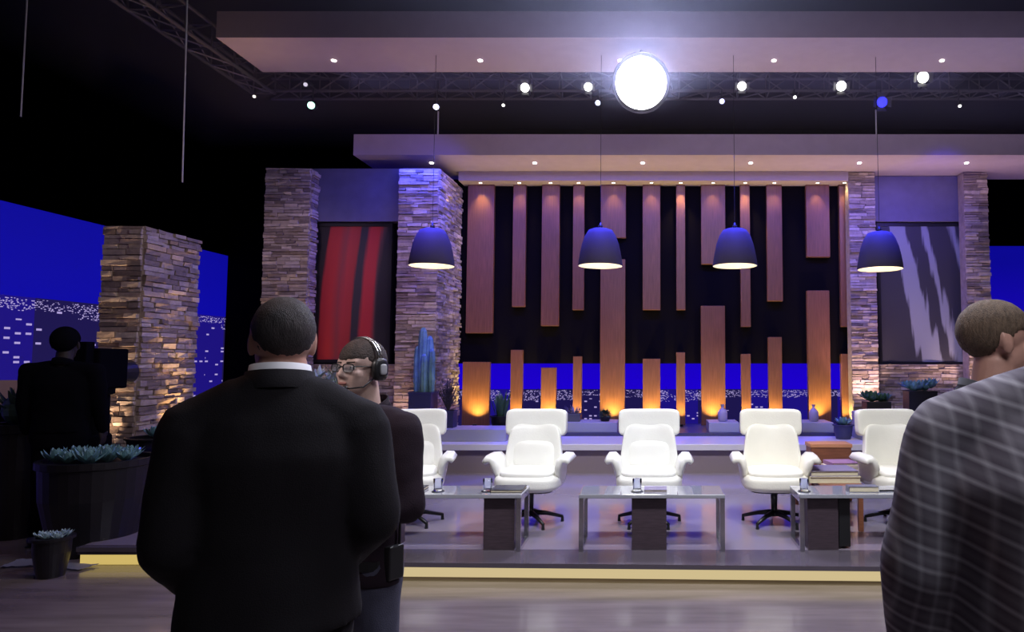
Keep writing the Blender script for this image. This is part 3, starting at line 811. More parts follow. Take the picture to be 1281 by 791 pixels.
# agave silhouette far left
t = thing('potted_agave', 'dark spiky agave in a tall pot in shadow before the left city backdrop', 'plant', (PX(20, 500, 6.4), 6.5, 0))
pot_round(t, .2, .27, 1.05)
bm = new(); ell(bm, (0, 0, 1.18), (.17, .17, .17)); rosette(bm, (0, 0, 1.10), .42, 34, .09, .25); obj('foliage', bm, M_leafgreen, t)
bm = new(); bx(bm, -7.75, -5.95, 7.55, 7.62, 0, PZ(476, 7.55)); 
o = obj('low_screen', bm, mat('beige_screen', (.5, .38, .30), .7)); tag(o, 'low beige screen in front of the left city backdrop', 'screen', kind='thing')
o.location = (0,0,0)
bm = new(); bx(bm, -7.75, -5.95, 7.45, 7.54, 0, PZ(508, 7.45)); o = obj('low_wall', bm, M_void); o['kind'] = 'structure'

# ------------------------------------------------------------------ studio camera (silhouette)
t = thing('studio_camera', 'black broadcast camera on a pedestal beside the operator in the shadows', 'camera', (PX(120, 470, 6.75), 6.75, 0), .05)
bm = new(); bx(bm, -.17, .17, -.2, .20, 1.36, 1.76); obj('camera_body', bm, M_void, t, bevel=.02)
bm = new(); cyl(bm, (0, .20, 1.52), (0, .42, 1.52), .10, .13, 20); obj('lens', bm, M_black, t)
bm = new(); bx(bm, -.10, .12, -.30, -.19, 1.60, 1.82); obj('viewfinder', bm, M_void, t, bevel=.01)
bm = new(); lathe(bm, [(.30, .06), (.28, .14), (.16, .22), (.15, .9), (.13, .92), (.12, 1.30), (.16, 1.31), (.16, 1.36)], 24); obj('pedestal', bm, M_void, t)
bm = new()
for k in range(3):
    a = 2*PI*k/3; cyl(bm, (.26*math.cos(a)-.02, .26*math.sin(a), .06), (.26*math.cos(a)+.02, .26*math.sin(a), .06), .06, n=14)
obj('casters', bm, M_black, t)
bm = new(); tube(bm, [(.1, -.1, 1.38), (.16, -.18, 1.27), (.18, -.24, 1.24)], .012, 8); obj('pan_handle', bm, M_black, t)

# ------------------------------------------------------------------ rigging
def truss(p0, p1, s, label, seg=.45):
    p0 = Vector(p0); p1 = Vector(p1); d = (p1-p0); L_ = d.length; d.normalize()
    u, v = frame_of(d); bm = new(); M = []
    offs = [u*s/2+v*s/2, u*s/2-v*s/2, -u*s/2-v*s/2, -u*s/2+v*s/2]
    c = (p0+p1)/2
    for o_ in offs: cyl(bm, p0+o_-c, p1+o_-c, .024, n=8)
    n = int(L_/seg)
    for i in range(n):
        a = p0+d*(L_*i/n)-c; b = p0+d*(L_*(i+1)/n)-c
        for k in range(4):
            cyl(bm, a+offs[k], b+offs[(k+1) % 4], .011, n=5); cyl(bm, b+offs[k], b+offs[(k+1) % 4], .011, n=5)
    o = obj('hanging_truss', bm, mat('truss_metal', (.10, .09, .10), .45, .7)); o.location = c
    return tag(o, label, 'truss')
TZ = 5.85
truss((-5.9, 10.15, TZ), (9, 10.15, TZ), .32, 'long lattice lighting truss between the two canopies carrying the lamps')
truss((-5.75, 5.0, TZ-.1), (-5.75, 9.85, TZ-.1), .32, 'short lattice truss running beside the open end of the upper canopy')
for px, y0, y1, D, lab in ((228, -60, 228, 6.5, 'long thin straight cable hanging through the dark, nearest the upper canopy'), (30, -60, 146, 6.5, 'thin pale cable hanging in the dark at the picture edge')):
    a = P(px + (4 if px < 100 else 0), y0, D); b = P(px-(4 if px < 100 else 0), y1, D); bm = new()
    a.z = 9.2; 
    cyl(bm, a-b, Vector((0, 0, 0)), .007, n=6); o = obj('hanging_cable', bm, mat('pale_cable', (.5, .5, .55), .5)); o.location = b
    tag(o, lab, 'cable')
def lamp(px, py, r, D, col, es, label, size='spot', vec=(0, -1, -.25)):
    q = P(px, py, D)
    t = thing('studio_spotlight', label, 'stage light', q, 0, 'stage lights hung on the truss')
    v = Vector(vec).normalized(); Mq = v.to_track_quat('-Y', 'Z').to_matrix()   # local -Y -> v
    bm = new(); n = 28; q_ = .45 if r > .2 else 1
    def ring_(rr, y): return [Mq @ Vector((rr*math.cos(2*PI*k/n), y, rr*math.sin(2*PI*k/n))) for k in range(n)]
    rings(bm, [ring_(r*1.12, -.01), ring_(r*1.16, .0), ring_(r*1.16, r*1.2*q_), ring_(r*.9, r*2.0*q_), ring_(r*.5, r*2.2*q_)]); obj('housing', bm, M_black, t, smooth=False)
    bm = new(); rings(bm, [ring_(r, -.012), ring_(r*.98, -.03), ring_(r*.6, -.03-r*.12), ring_(r*.1, -.03-r*.15)])
    obj('lens', bm, emit_only('lens_glow_' + label[:40].replace(' ', '_'), col, es), t, smooth=True)
    bm = new(); pts = [Vector((s*r*1.28*math.cos(a), r*.7, r*1.28*math.sin(a))) for s, a in ((1, 0), (1, .6), (1, 1.2), (-1, 1.2), (-1, .6), (-1, 0))]
    tube(bm, pts, .012, 6); obj('yoke', bm, M_blackmetal, t)
    bm = new(); z1 = r*1.28*math.sin(1.2); zt = TZ-.205-q.z; yb = 9.945-q.y
    if r > .2: tube(bm, [(0, r*.5, z1-.02), (0, r*.5, ZU-q.z-.001)], .02, 8)
    elif zt > z1 + .05: tube(bm, [(0, r*.5, z1), (0, r*.5, zt-.03), (0, yb, zt)], .013, 8)
    else: tube(bm, [(0, r*.5, z1-.02), (0, r*.5, z1+.03), (0, yb, z1+.04)], .013, 8)
    obj('clamp', bm, M_blackmetal, t)
    if r > .05:
        bm = new()
        for s in (-1, 1):
            for ax in 'XZ':
                if ax == 'X': c = [Vector((s*r*1.15, -.01, -r*.8)), Vector((s*r*1.15, -.01, r*.8)), Vector((s*r*1.75, -r*.5, r*1.0)), Vector((s*r*1.75, -r*.5, -r*1.0))]
                else: c = [Vector((-r*.8, -.01, s*r*1.15)), Vector((r*.8, -.01, s*r*1.15)), Vector((r*1.0, -r*.5, s*r*1.75)), Vector((-r*1.0, -r*.5, s*r*1.75))]
                a_ = [bm.verts.new(Mq @ p) for p in c]; b_ = [bm.verts.new(Mq @ (p + Vector((0, .006, 0)))) for p in c]
                bm.faces.new(a_); bm.faces.new(b_[::-1])
                for k in range(4): bm.faces.new((a_[k], b_[k], b_[(k+1) % 4], a_[(k+1) % 4]))
        if r < .2: obj('barn_doors', bm, M_black, t)
        else: bm.free()
    return q
W_ = (1, .97, .98)
big = lamp(802, 104, .325, 8.5, W_, 14, 'huge blinding white studio lamp, by far the largest light', vec=(0, -1, -.36))
lamp(657, 110, .062, 9.75, W_, 8, 'small round white lamp, first white lamp from the open canopy end')
lamp(736, 109, .058, 9.75, W_, 8, 'small round white lamp immediately beside the huge lamp, towards the red canvas')
lamp(928, 108, .062, 9.75, W_, 8, 'small round white lamp just past the huge lamp, above the third pendant')
lamp(1052, 108, .070, 9.75, W_, 8, 'small round white lamp beside the saturated blue lamp')
lamp(1154, 97, .080, 9.75, (1, .97, .92), 9, 'medium warm-white lamp hung highest, past the blue lamp')
lamp(1103, 128, .075, 9.75, (.03, .03, 1), 2.5, 'saturated blue round lamp below the truss')
lamp(903, 127, .035, 9.75, (.5, .5, 1), 5, 'tiny violet-white lamp below the lamp above the third pendant')
lamp(748, 129, .035, 9.75, (.6, .65, 1), 5, 'tiny bluish lamp between the huge lamp and its small neighbour')
lamp(546, 134, .040, 9.75, (.65, .65, 1), 5, 'tiny bluish lamp above a thin rod over the lower canopy end')
lamp(390, 132, .050, 9.75, (.45, 1, .75), 4, 'pale green oval lamp, alone near the open canopy end')
lamp(383, 106, .028, 9.75, (.5, .45, .6), 1.5, 'dim tiny lamp right above the pale green lamp')
lamp(994, 122, .022, 9.75, W_, 4, 'pinpoint white lamp midway between the third and fourth pendants')
lamp(630, 132, .020, 9.75, W_, 4, 'pinpoint white lamp just below the first small round white lamp')
lamp(1200, 133, .020, 9.75, W_, 3, 'pinpoint white lamp farthest along the truss over the last stone pillar')
lamp(319, 121, .020, 9.75, (1, .9, .8), 2, 'pinpoint lamp nearest the dark corner of the truss')
# thin rods above canopy
for px, y0, y1, lab in ((547, 138, 169, 'thin rod under the tiny bluish lamp on the lower canopy'), (1097, 136, 169, 'thin rod under the blue lamp on the lower canopy')):
    a = P(px, y0, 10.0); zc = PZ(168, 9.97); bm = new(); cyl(bm, (0, 0, 0), (0, 0, a.z-zc), .012, n=8)
    o = obj('support_rod', bm, mat('pale_cable', (.5, .5, .55), .5)); o.location = (a.x, 10.05, zc); tag(o, lab, 'rod')

# ------------------------------------------------------------------ people
def hand(bm, w, d, pn, s, curl=.5):
    """w wrist, d direction, pn palm normal, s thumb side sign"""
    w = Vector(w); d = Vector(d).normalized(); pn = Vector(pn); pn = (pn - d*pn.dot(d)).normalized(); sd = d.cross(pn) * s
    Mx = Matrix((sd, d, pn)).transposed()
    sup(bm, w + d*.05, (.082, .10, .030), 3, 6, Mx)
    capsule(bm, w - d*.02, w + d*.02, .026, .027)
    for i, (o_, L_) in enumerate(((.030, .072), (.010, .080), (-.010, .075), (-.030, .060))):
        p = w + d*.092 + sd*o_; a = curl*.5; rad = .0092
        for k, f in enumerate((.45, .32, .23)):
            dd = (d*math.cos(a) + pn*math.sin(a)); q = p + dd*L_*f*1.05
            capsule(bm, p, q, rad, rad*.92, 8); p = q; a += curl*.55; rad *= .93
    p = w + d*.03 + sd*.038; dd = (d*.75 + sd*.65 + pn*.25).normalized(); q = p + dd*.038; capsule(bm, p, q, .013, .011, 8)
    dd = (d*.9 + sd*.3 + pn*.4).normalized(); capsule(bm, q, q + dd*.03, .0105, .009, 8)
def person(label, loc, rz, H=1.80, J=None, shirt=M_shirtblack, trousers=M_jeans, hair=M_hairdark, skin=M_skin, shirt_name='shirt', head_rz=0, long_hem=.0, opts=(), width=1.0, hs=1.0, bulk=1.0, craise=0, slope=0, wrinkle=(.010, 6, (1, 1, 1)), head_tilt=0, hoff=(0, 0, 0)):
    """faces local +Y. J: dict with elbow/wrist for L(-x)/R(+x)"""
    k = H/1.80
    t = thing('person', label, 'person', loc, rz)
    J = J or {}
    sh = .185*k*width; shz = 1.47*k
    hipz = .93*k; hx = .095*k
    neck0 = Vector((0, -.01, 1.49*k)); hc = Vector((0, .025, 1.675*k)) + Vector(hoff)
    arms = {}
    for s, nm in ((-1, 'L'), (1, 'R')):
        e, w = J.get(nm, ((s*.27*k, -.03, 1.17*k), (s*.28*k, .06, .93*k)))
        arms[nm] = (Vector((s*sh, -.01, shz-.02-slope)), Vector(e), Vector(w))
    Hr = Matrix.Rotation(head_rz, 3, 'Z') @ Matrix.Rotation(head_tilt, 3, 'X')
    hp = lambda x, y, z: hc + Hr @ (Vector((x, y, z))*k*hs)
    # body
    bm = new()
    prof = [(.80, .13, .11, 0), (.90, .165, .115, 0), (1.0, .155, .105, 0), (1.10, .145, .10, .0), (1.22, .155, .11, 0), (1.34, .165, .115, 0), (1.43, .15, .095, -.005), (1.48, .09, .07, -.01)]
    rings(bm, [[Vector((rx*k*width*math.cos(2*PI*i/24), y*k + ry*k*math.sin(2*PI*i/24), z*k)) for i in range(24)] for z, rx, ry, y in prof])
    capsule(bm, neck0 + Vector((0, 0, -.05)), hp(0, -.01, -.06), .064*k, .060*k, 16)
    for nm, (a, e, w) in arms.items():
        s = -1 if nm == 'L' else 1
        capsule(bm, a, e, .052*k, .042*k); capsule(bm, e, w, .042*k, .028*k); capsule(bm, Vector((s*.08, -.01, shz-.01)), a, .06*k, .055*k)
        d = (w-e).normalized(); pn = Vector((-s, .3, 0)); hand(bm, w, d, pn, -1 if nm == 'L' else 1)
    for s in (-1, 1):
        capsule(bm, (s*hx, 0, hipz), (s*.105*k, .01, .50*k), .085*k, .055*k); capsule(bm, (s*.105*k, .01, .50*k), (s*.11*k, -.02, .09*k), .055*k, .038*k)
        capsule(bm, (s*.11*k, -.03, .05), (s*.12*k, .12, .04), .036, .03)
    # head
    HM = Hr
    ell(bm, hp(0, -.012, .032), Vector((.077, .097, .088))*k, 24, 16, HM)
    ell(bm, hp(0, .030, -.035), Vector((.061, .064, .078))*k, 20, 14, HM)
    ell(bm, hp(0, .045, -.075), Vector((.048, .048, .035))*k, 16, 10, HM)
    ell(bm, hp(0, .070, -.095), Vector((.026, .022, .018))*k, 12, 8, HM)
    ell(bm, hp(0, .072, .030), Vector((.055, .018, .014))*k, 16, 8, HM)      # brow
    for s in (-1, 1):
        ell(bm, hp(s*.038, .062, -.022), Vector((.026, .024, .022))*k, 12, 8, HM)  # cheek
        ME = HM @ Matrix.Rotation(s*-.25, 3, 'Z') @ Matrix.Rotation(.15, 3, 'X')
        ell(bm, hp(s*.080, -.010, -.005), Vector((.009, .019, .034))*k, 12, 10, ME)
        ell(bm, hp(s*.084, -.020, .004), Vector((.007, .008, .028))*k, 10, 8, ME)
        ell(bm, hp(s*.012, .098, -.030), Vector((.010, .011, .008))*k, 10, 6, HM)   # nostril wings
    capsule(bm, hp(0, .087, .018), hp(0, .112, -.022), .009*k, .0125*k, 10)
    ell(bm, hp(0, .090, -.055), Vector((.024, .012, .006))*k, 12, 6, HM)
    ell(bm, hp(0, .088, -.066), Vector((.021, .012, .007))*k, 12, 6, HM)
    bo = remesh('body', bm, skin, .0062, t, 2)
    # eyes
    for s in (-1, 1):
        bm = new(); ell(bm, hp(s*.031, .076, .006), Vector((.0135, .0125, .0095))*k, 14, 10, HM); e = obj('eye', bm, mat('eye_white', (.7, .68, .66), .2), t, smooth=True)
        bm = new(); ell(bm, hp(s*.031, .0845, .006), Vector((.0062, .0055, .0062))*k, 12, 8, HM); obj('iris', bm, mat('dark_iris', (.03, .02, .015), .15), e, smooth=True)
        bm = new(); capsule(bm, hp(s*.016, .091, .028), hp(s*.046, .080, .030), .004*k, .003*k, 8); obj('eyebrow', bm, hair, t, smooth=True)
    # lips
    bm = new(); ell(bm, hp(0, .0985, -.0595), Vector((.021, .0055, .0065))*k, 14, 8, HM); obj('lips', bm, mat('lips', (.34, .13, .11), .5), t, smooth=True)
    # hair : cap trimmed around face and ears
    bm = new()
    n, m_ = 48, 30; c0 = Vector((0, -.0165, .0365)); r0 = Vector((.0855, .1125, .0990))
    grid = []
    for j in range(m_+1):
        th = PI*j/m_ * .999 + .0005; row = []
        for i in range(n):
            ph = 2*PI*i/n
            u = Vector((math.sin(th)*math.cos(ph), math.sin(th)*math.sin(ph), math.cos(th)))
            p = Vector((c0.x+u.x*r0.x, c0.y+u.y*r0.y, c0.z+u.z*r0.z))
            # hairline: front stops above brow, sides go to ear, back reaches nape
            f = u.y
            lim = .026 if f > .45 else (-.006 if f > .0 else -.085)
            if f > .2 and f <= .45: lim = -.006 + (f-.2)/.25*.032
            if f > -.35 and f <= .0: lim = -.006 - (-f)/.35*.079
            depth = min(1, max(0, (p.z - lim)/.012))
            nar = 1.0
            if p.z < -.02: nar = 1 - min(1, (-.02-p.z)/.09)*.14
            q = Vector((p.x*nar, c0.y + (p.y-c0.y)*nar, p.z))
            q = c0 + (q-c0) * (.84 + .16*depth)
            q += (q-c0).normalized()*.0018*noise.noise(q*90) * depth
            row.append(bm.verts.new(hc + Hr @ (q*k*hs)))
        grid.append(row)
    for a, b in zip(grid, grid[1:]):
        for i in range(n): bm.faces.new((a[i], a[(i+1) % n], b[(i+1) % n], b[i]))
    bm.faces.new(grid[0]); bm.faces.new(grid[-1][::-1])
    obj('hair', bm, hair, t, smooth=True)
    # shirt / jacket
    g = .016 if 'jacket' not in opts else .030
    bm = new()
    hem = .93 - long_hem
    pr = [(hem, .172, .125, .0), (1.0, .165, .118, 0), (1.10, .158, .113, .0), (1.22, .168, .122, 0), (1.34, .180, .125, -.005), (1.43, .165, .105, -.008), (1.485, .085, .075, -.01)]
    if 'jacket' in opts: pr = [(hem, .200, .145, .0), (.97, .195, .135, 0), (1.10, .178, .122, .0), (1.22, .185, .128, 0), (1.34, .200, .130, -.008), (1.43, .190, .112, -.012), (1.50, .12, .085, -.012), (1.545, .078, .076, -.012)]
    pr = [(z, rx*(bulk if z < 1.4 else (1+bulk)/2), ry*(bulk if z < 1.4 else 1), y) for z, rx, ry, y in pr]
    rings(bm, [[Vector((rx*k*width*math.cos(2*PI*i/28), y*k + ry*k*math.sin(2*PI*i/28), z*k)) for i in range(28)] for z, rx, ry, y in pr])
    for nm, (a, e, w) in arms.items():
        s = -1 if nm == 'L' else 1
        gg = g
        capsule(bm, Vector((s*.08, -.01, shz-.005)), a, .064*k+gg*.5, .060*k+gg*.6, 16)
        capsule(bm, a, e, .056*k+gg, .046*k+gg, 16)
        if 'short' in opts: pass
        w2 = e + (w-e)*.95
        capsule(bm, e, w2, .046*k+gg, .034*k+gg*.8, 16)
    remesh(shirt_name, bm, shirt, .012, t, 4, wrinkle)
    # collar
    bm = new()
    def cring(z, r, yo=0, tilt=.02, n=28): return [Vector((neck0.x + r*k*math.cos(2*PI*i/n), -.012 + yo + r*k*1.05*math.sin(2*PI*i/n), (z+craise)*k - tilt*math.sin(2*PI*i/n))) for i in range(n)]
    if 'jacket' in opts:
        rings(bm, [cring(1.50, .076, tilt=.012), cring(1.532, .071, tilt=.012), cring(1.532, .067, tilt=.012), cring(1.50, .070, tilt=.012)], False); obj('shirt_collar', bm, M_white_shirt, t, smooth=True)
        bm = new(); rings(bm, [cring(1.47, .088, tilt=.012), cring(1.515, .080, tilt=.012), cring(1.515, .075, tilt=.012), cring(1.47, .08, tilt=.012)], False); obj('jacket_collar', bm, shirt, t, smooth=True)
    else:
        rings(bm, [cring(1.485, .085, tilt=.03), cring(1.540, .074, tilt=.03), cring(1.540, .068, tilt=.03), cring(1.50, .088, tilt=.03)], False); obj('collar', bm, shirt, t, smooth=True)
    # trousers
    bm = new()
    rings(bm, [[Vector((rx*k*width*math.cos(2*PI*i/24), ry*k*math.sin(2*PI*i/24), z*k)) for i in range(24)] for z, rx, ry in ((.80, .15, .12), (.90, .172, .122), (1.0, .163, .112), (1.03, .158, .108))])
    for s in (-1, 1):
        capsule(bm, (s*hx, 0, hipz-.03), (s*.105*k, .01, .50*k), .095*k, .075*k, 16); capsule(bm, (s*.105*k, .01, .50*k), (s*.11*k, -.02, .12*k), .075*k, .062*k, 16)
    remesh('trousers', bm, trousers, .013, t, 3, (.008, 7, (1, 1, .6)))
    for s in (-1, 1):
        bm = new(); sup(bm, (s*.118*k, .045, .055), (.105, .30, .09), 3, 10, None, lambda v: Vector((v.x*(1-.25*max(0, v.y/.15)), v.y, v.z*(1-.35*max(0, v.y/.15)) if v.z > 0 else v.z)))
        sh_ = obj('shoe', bm, M_shoe, t, smooth=True)
        bm = new(); bx(bm, s*.118*k-.045, s*.118*k+.045, -.09, .17, 0, .014); obj('sole', bm, M_black, sh_, bevel=.004)
    return t, hp, k, Hr

# man in dark suit, back to the camera
SD = 1.85
loc = (PX(350, 500, SD), SD, 0)
suit, hp, k, _ = person('man in a dark suit seen from behind, elbows bent, close to the camera', loc, .42, 1.875,
    J={'L': ((-.225, -.03, 1.19), (-.18, .17, 1.02)), 'R': ((.232, -.03, 1.22), (.16, .19, 1.06))},
    shirt=M_suit, trousers=M_suit, opts=('jacket',), shirt_name='suit_jacket', long_hem=.02, width=1.0, bulk=1.08, wrinkle=(.010, 5, (1, 1, .7)), head_rz=.2, skin=M_skin2, hs=.89, hoff=(0, 0, -.048), craise=.035, slope=.05)
# crew man with headset
ND = 2.6
loc = (PX(457, 500, ND), ND, 0)
FZ = math.atan2(-.50, -.86) - PI/2
crew, hp, k, Hr = person('man in black shirt and jeans wearing glasses and a headset, facing the suited man', loc, 2.62, 1.735,
    J={'L': ((-.27, .02, 1.13), (-.10, .24, 1.10)), 'R': ((.27, .02, 1.13), (.08, .26, 1.06))},
    shirt=M_shirtblack, trousers=M_jeans, long_hem=.06, wrinkle=(.012, 7, (1, 1, 1)), head_rz=.16, hs=.90, skin=mat('fair_skin', (.62, .42, .36), .55, var=.05, vscale=20, bump=.05, bscale=120), hair=mat('dark_brown_hair', (.035, .02, .016), .7, var=.4, vscale=40, bump=.6, bscale=160), width=1.14)
# glasses
g = bpy.data.objects.new('eyeglasses', None); COL.objects.link(g); g.parent = crew
def rect_ring(c, w, h, n=24):
    out = []
    for i in range(n):
        a = 2*PI*i/n; ca, sa = math.cos(a), math.sin(a); e = .55
        out.append((c[0] + w*math.copysign(abs(ca)**e, ca), c[1], c[2] + h*math.copysign(abs(sa)**e, sa)))
    return out
bm = new()
for s in (-1, 1):
    pts = [hp(x, y - abs(x-s*.010)*.12, z) for x, y, z in rect_ring((s*.034, .106, .006), .026, .016)]
    tube(bm, pts + [pts[0]], .0022, 6, cap=False)
    tube(bm, [hp(s*.060, .100, .012), hp(s*.078, .07, .012), hp(s*.084, .0, .008), hp(s*.084, -.015, -.004)], .0024, 6)
tube(bm, [hp(-.009, .106, .010), hp(0, .109, .013), hp(.009, .106, .010)], .0022, 6)
obj('glasses_frame', bm, M_black, g)
bm = new()
for s in (-1, 1):
    pts = [hp(x, y - abs(x-s*.010)*.12, z) for x, y, z in rect_ring((s*.034, .1055, .006), .025, .015)]
    a_ = [bm.verts.new(p) for p in pts]; b_ = [bm.verts.new(p + Hr @ Vector((0, .001, 0))) for p in pts]
    bm.faces.new(a_); bm.faces.new(b_[::-1])
    for i in range(len(a_)): bm.faces.new((a_[i], b_[i], b_[(i+1) % len(a_)], a_[(i+1) % len(a_)]))
obj('lenses', bm, M_lens, g)
# headset
h = bpy.data.objects.new('headset', None); COL.objects.link(h); h.parent = crew
bm = new()
for dy in (-.008, .008):
    pts = [hp(.099*math.cos(a), -.010+dy, .028+.110*math.sin(a)) for a in [PI*i/20 for i in range(21)]]
    tube(bm, pts, .004, 8)
obj('headband', bm, M_chrome, h)
for s in (-1, 1):
    bm = new(); sup(bm, hp(s*.098, -.010, -.002), (.034, .070, .085), 3, 10, Hr); e = obj('ear_cup', bm, M_black, h, smooth=True)
    bm = new(); sup(bm, hp(s*.117, -.010, -.002), (.010, .034, .040), 4, 6, Hr); obj('ear_cup_plate', bm, mat('grey_plate', (.35, .35, .37), .4), e, smooth=True)
bm = new(); tube(bm, [hp(-.100, .01, -.03), hp(-.085, .07, -.075), hp(-.045, .115, -.080)], .003, 8); ell(bm, hp(-.035, .120, -.078), Vector((.014, .010, .010)), 12, 8); obj('microphone_boom', bm, M_black, h, smooth=True)
# stubble
# shirt buttons, radio on belt
bm = new()
for z in (1.40, 1.32, 1.24): ell(bm, (0.0, .150, z*k), (.006, .003, .006), 10, 6)
obj('shirt_buttons', bm, mat('grey_plate', (.35, .35, .37), .4), crew)
bm = new(); bx(bm, -.20, -.165, -.03, .035, .86, .98); r = obj('belt_radio', bm, M_black, crew, bevel=.006)
bm = new(); cyl(bm, (-.185, -.02, .98), (-.185, -.02, 1.06), .005, n=8); obj('antenna', bm, M_black, r)
bm = new(); rings(bm, [[Vector((rx*math.cos(2*PI*i/28), .126*math.sin(2*PI*i/28)*rx/.178, z)) for i in range(28)] for z, rx in ((.93*k, .178), (.965*k, .178))]); obj('belt', bm, M_black, crew)

# brown-haired man behind the plaid shirt
BDm = 2.05
person('man with short light brown hair and ruddy ear, head turned away behind the plaid shirt', (PX(1243, 450, BDm)+.0, BDm+.02, 0), -1.62, 1.83, hs=.95,
    shirt=mat('dark_grey_shirt', (.05, .05, .06), .8), trousers=M_jeans, hair=M_hairbrown, skin=M_skin2)
# plaid shirt man
def plaid():
    m = bpy.data.materials.new('grey_plaid_flannel'); m.use_nodes = True; nt = m.node_tree; b = nt.nodes['Principled BSDF']; b.inputs['Roughness'].default_value = .9
    b.inputs['Specular IOR Level'].default_value = .2
    L = nt.links; N = nt.nodes.new
    tc = N('ShaderNodeTexCoord'); sep = N('ShaderNodeSeparateXYZ'); L.new(tc.outputs['Object'], sep.inputs[0])
    def mth(op, a, c=None, cl=False):
        q = N('ShaderNodeMath'); q.operation = op; q.use_clamp = cl
        for i, v in enumerate((a, c)):
            if v is None: continue
            if isinstance(v, (int, float)): q.inputs[i].default_value = v
            else: L.new(v, q.inputs[i])
        return q.outputs[0]
    def lines(src, per, wd, off=0):
        f = mth('FRACT', mth('ADD', mth('DIVIDE', src, per), off)); d = mth('ABSOLUTE', mth('SUBTRACT', f, .5))
        return mth('SUBTRACT', 1.0, mth('DIVIDE', d, wd), True)
    z = mth('ADD', sep.outputs['Z'], mth('MULTIPLY', sep.outputs['X'], .30)); x = mth('ADD', sep.outputs['X'], mth('MULTIPLY', sep.outputs['Y'], .6))
    v = mth('MULTIPLY', mth('ADD', lines(z, .036, .18), mth('MULTIPLY', lines(z, .036, .30, .5), .25)), .55)
    v2 = mth('MULTIPLY', lines(x, .034, .22), .25)
    v3 = mth('MULTIPLY', lines(x, .114, .30, .3), .15)
    tot = mth('ADD', mth('ADD', v, v2), v3, True)
    mx = N('ShaderNodeMix'); mx.data_type = 'RGBA'; L.new(tot, mx.inputs['Factor']); mx.inputs['A'].default_value = (.11, .095, .125, 1); mx.inputs['B'].default_value = (.50, .49, .55, 1)
    L.new(mx.outputs['Result'], b.inputs['Base Color'])
    return m
D4 = 1.12
person('man in a grey plaid shirt seen from behind, very close, head beyond the frame', (PX(1400, 500, D4), D4, 0), -.50, 1.93,
    bulk=1.18, J={'L': ((-.315, -.04, 1.28), (-.33, .06, 1.02)), 'R': ((.33, -.04, 1.30), (.3, .2, 1.1))},
    shirt=plaid(), trousers=M_jeans, hair=mat('grey_hair', (.3, .3, .3), .7, bump=.6), long_hem=.10, width=1.30, wrinkle=(.010, 5, (1, 1, 1)), shirt_name='plaid_shirt', slope=.035)
# operator in the dark
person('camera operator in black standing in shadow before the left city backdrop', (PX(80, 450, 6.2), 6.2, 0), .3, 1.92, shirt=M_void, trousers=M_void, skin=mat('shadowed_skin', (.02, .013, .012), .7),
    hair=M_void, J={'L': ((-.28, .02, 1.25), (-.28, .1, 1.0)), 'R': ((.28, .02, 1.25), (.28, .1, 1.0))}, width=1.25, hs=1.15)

# ------------------------------------------------------------------ lights
WH = (.97, 1, .95); PUR = (.50, .32, 1); BLU = (.10, .10, 1)
for x in (-2.0, -.6, .6, 1.9):
    spot((x, 2.6, 6.4), (x*1.0, 6.45, .75), 480, WH, 34, .6, .25)
# back light from the big lamp
spot((big.x, big.y-.35, big.z-.15), (0, 6.0, .4), 500, (.95, .95, 1), 75, .6, .3)
spot((big.x, big.y-.14, big.z-.04), (big.x, big.y-3, big.z-.2), 520, (.80, .86, 1), 118, .3, .05)
# purple wash on the stone wings, faint on the slats
spot((-2.9, 7.6, 4.6), (-3.3, 10.2, 2.9), 150, PUR, 62, .9, .2)
spot((3.6, 8.2, 4.6), (3.9, 11.0, 3.2), 160, PUR, 62, .9, .2)
spot((-5.0, 7.4, 4.4), (-5.2, 10.0, 2.8), 70, (.8, .6, .8), 55, .9, .2)
area((0, 7.3, 4.9), (0, 11.1, 3.4), 6, (1, .6, .75), 4, .4)
# soft violet-white overhead on platform, ledge
area((0, 7.6, 4.9), (0, 8.0, 0), 40, (.72, .62, 1), 7, .6)
for x in (-1.3, .9, 3.3): spot((x, 3.9, 5.0), (x, 9.0, .52), 420, (.95, .95, 1), 20, .7, .05)  # narrow spots added from the front to brighten the ledge edge
# blue down-wash on ledge / sill
area((0, 9.75, 4.6), (0, 9.95, .5), 230, (.05, .07, 1), 7.5, .25)
spot((-2.2, 8.9, 4.4), (-3.6, 9.9, 4.2), 55, (.12, .08, 1), 80, .8, .1)
spot((-3.6, 8.6, 4.3), (-4.6, 10.1, 4.2), 24, (.12, .08, 1), 50, .8, .1)
spot((4.2, 9.2, 4.3), (4.5, 11.0, 4.3), 60, (.10, .06, 1), 70, .8, .1)
spot((6.6, 8.9, 4.5), (6.9, 9.97, 4.85), 40, (.05, .05, 1), 80, .8, .1)
# canopy wash
area((-1.5, 10.35, 4.1), (-1.5, 10.36, 4.9), 9, (1, .70, .80), 7, .15)
area((4.5, 10.35, 4.1), (4.5, 10.36, 4.9), 9, (1, .70, .85), 5, .15)
area((-3.8, 8.75, 4.5), (-3.8, 8.76, 5.6), 7, (1, .62, .68), 3.5, .4)
area((2.2, 8.75, 4.5), (2.2, 8.76, 5.6), 26, (.80, .68, 1), 8, .4)
area((1.5, 6.8, 5.0), (1.5, 8.3, 5.8), 10, (.75, .65, 1), 8, .3)
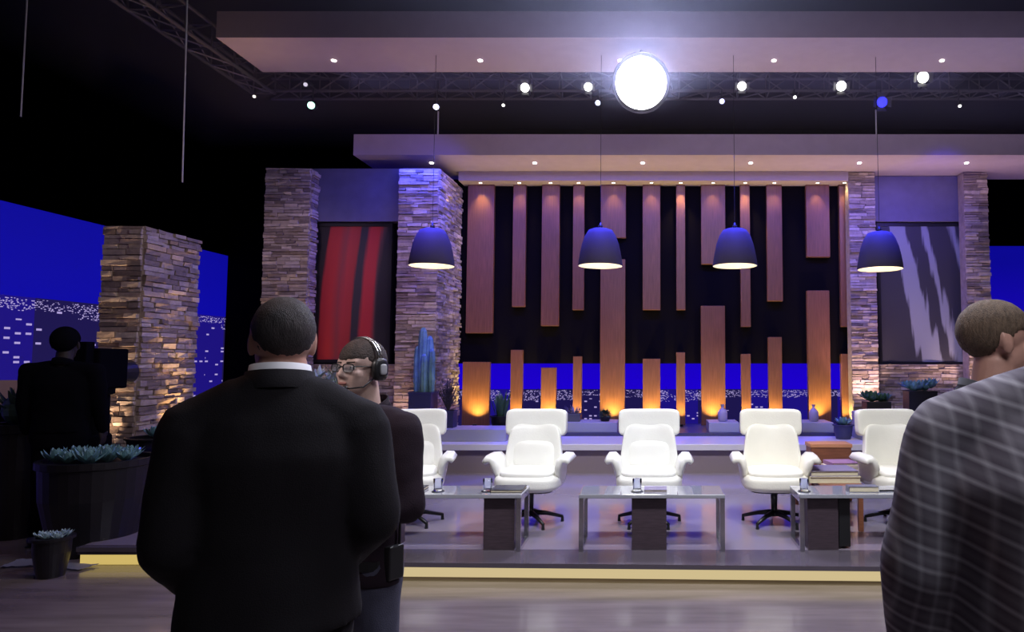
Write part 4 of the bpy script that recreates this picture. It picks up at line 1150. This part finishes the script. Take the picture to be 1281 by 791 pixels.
# warm uplights on stone
for x, e in ((xa0+.2, 55), (xa1-.1, 40)): spot((x, WF-.35, .62), (x, WF, 2.2), e, (1, .66, .32), 80, .8, .05)
for x, e in ((xb0+.15, 22), (xb1-.1, 22), (xc0+.2, 0), (xd0+.2, 0)):
    if e: spot((x, WF-.35, .62), (x, WF, 2.0), e, (1, .62, .45), 80, .8, .05)
spot((pxr+.20, pl+.48, .35), (pxr-.0, pl+.5, 2.6), 330, (1, .62, .24), 38, 1, .03)
spot((-4.75, 6.3, .9), (-4.82, 6.85, .35), 12, (.08, .05, 1), 60, .8, .05)  # blue spot added for the glow on the plant stand
spot((-6.8, 6.9, 2.6), (-6.9, 7.5, 1.3), 9, (1, .6, .4), 80, .8, .1)  # small spot added to brighten the beige screen
for x, e in ((xc0+.2, 110), (xd0+.15, 80), ((xc1+xd0)/2+.2, 40)): spot((x, WR-.45, .75), (x, WR, 2.0), e, (1, .66, .58), 85, .8, .05)
spot((pxl+.2, pl-.22, .35), (pxl+.2, pl+.0, 2.6), 260, (1, .68, .42), 38, 1, .03)
spot((-4.6, 8.3, 3.6), (PX(392, 470, 9.5), 9.6, 1.4), 40, (.9, 1, .9), 26, .7, .05)  # spot added to brighten the flowers under the red canvas
# floor
area((-3.0, 3.6, 5.0), (-3.0, 3.8, 0), 22, (1, .42, .2), 2, 1)
area((.9, 3.2, 5.2), (.9, 4.0, 0), 170, (.84, .86, 1), 2.4, .6)
# people: added light from the set side, overhead and the left
area((1.6, 4.0, 4.2), (-1.2, 2.2, 1.5), 22, (1, .85, .85), 1.5, 1)
area((.9, .5, 3.4), (.9, 1.4, 1.4), 32, (.92, .92, 1), 1, 1)
spot((-2.9, 1.2, 3.2), (-1.1, 2.6, 1.62), 170, (1, .88, .86), 20, .6, .3)
spot((-4.9, 4.6, 4.2), (-4.9, 5.9, .8), 26, (.5, .7, 1), 45, .8, .1)  # cool spot added to brighten the succulents in the large pot
# haze box added high in the set for the huge lamp's glare halo
bm = new(); bx(bm, -6.6, 10.5, 5.2, 9.93, 4.78, 7.4)
hz = bpy.data.materials.new('thin_haze'); hz.use_nodes = True; nt = hz.node_tree; nt.nodes.clear()
vo = nt.nodes.new('ShaderNodeVolumeScatter'); vo.inputs['Density'].default_value = .06; vo.inputs['Color'].default_value = (.62, .62, 1, 1); vo.inputs['Anisotropy'].default_value = .3
ou = nt.nodes.new('ShaderNodeOutputMaterial'); nt.links.new(vo.outputs[0], ou.inputs['Volume'])
o = obj('haze', bm, hz); tag(o, 'faint bluish haze added for the glare around the huge lamp under the upper canopy', 'haze', kind='stuff')
# world
w = bpy.data.worlds.new('world'); scn.world = w; w.use_nodes = True
w.node_tree.nodes['Background'].inputs[0].default_value = (.25, .18, .5, 1); w.node_tree.nodes['Background'].inputs[1].default_value = .004
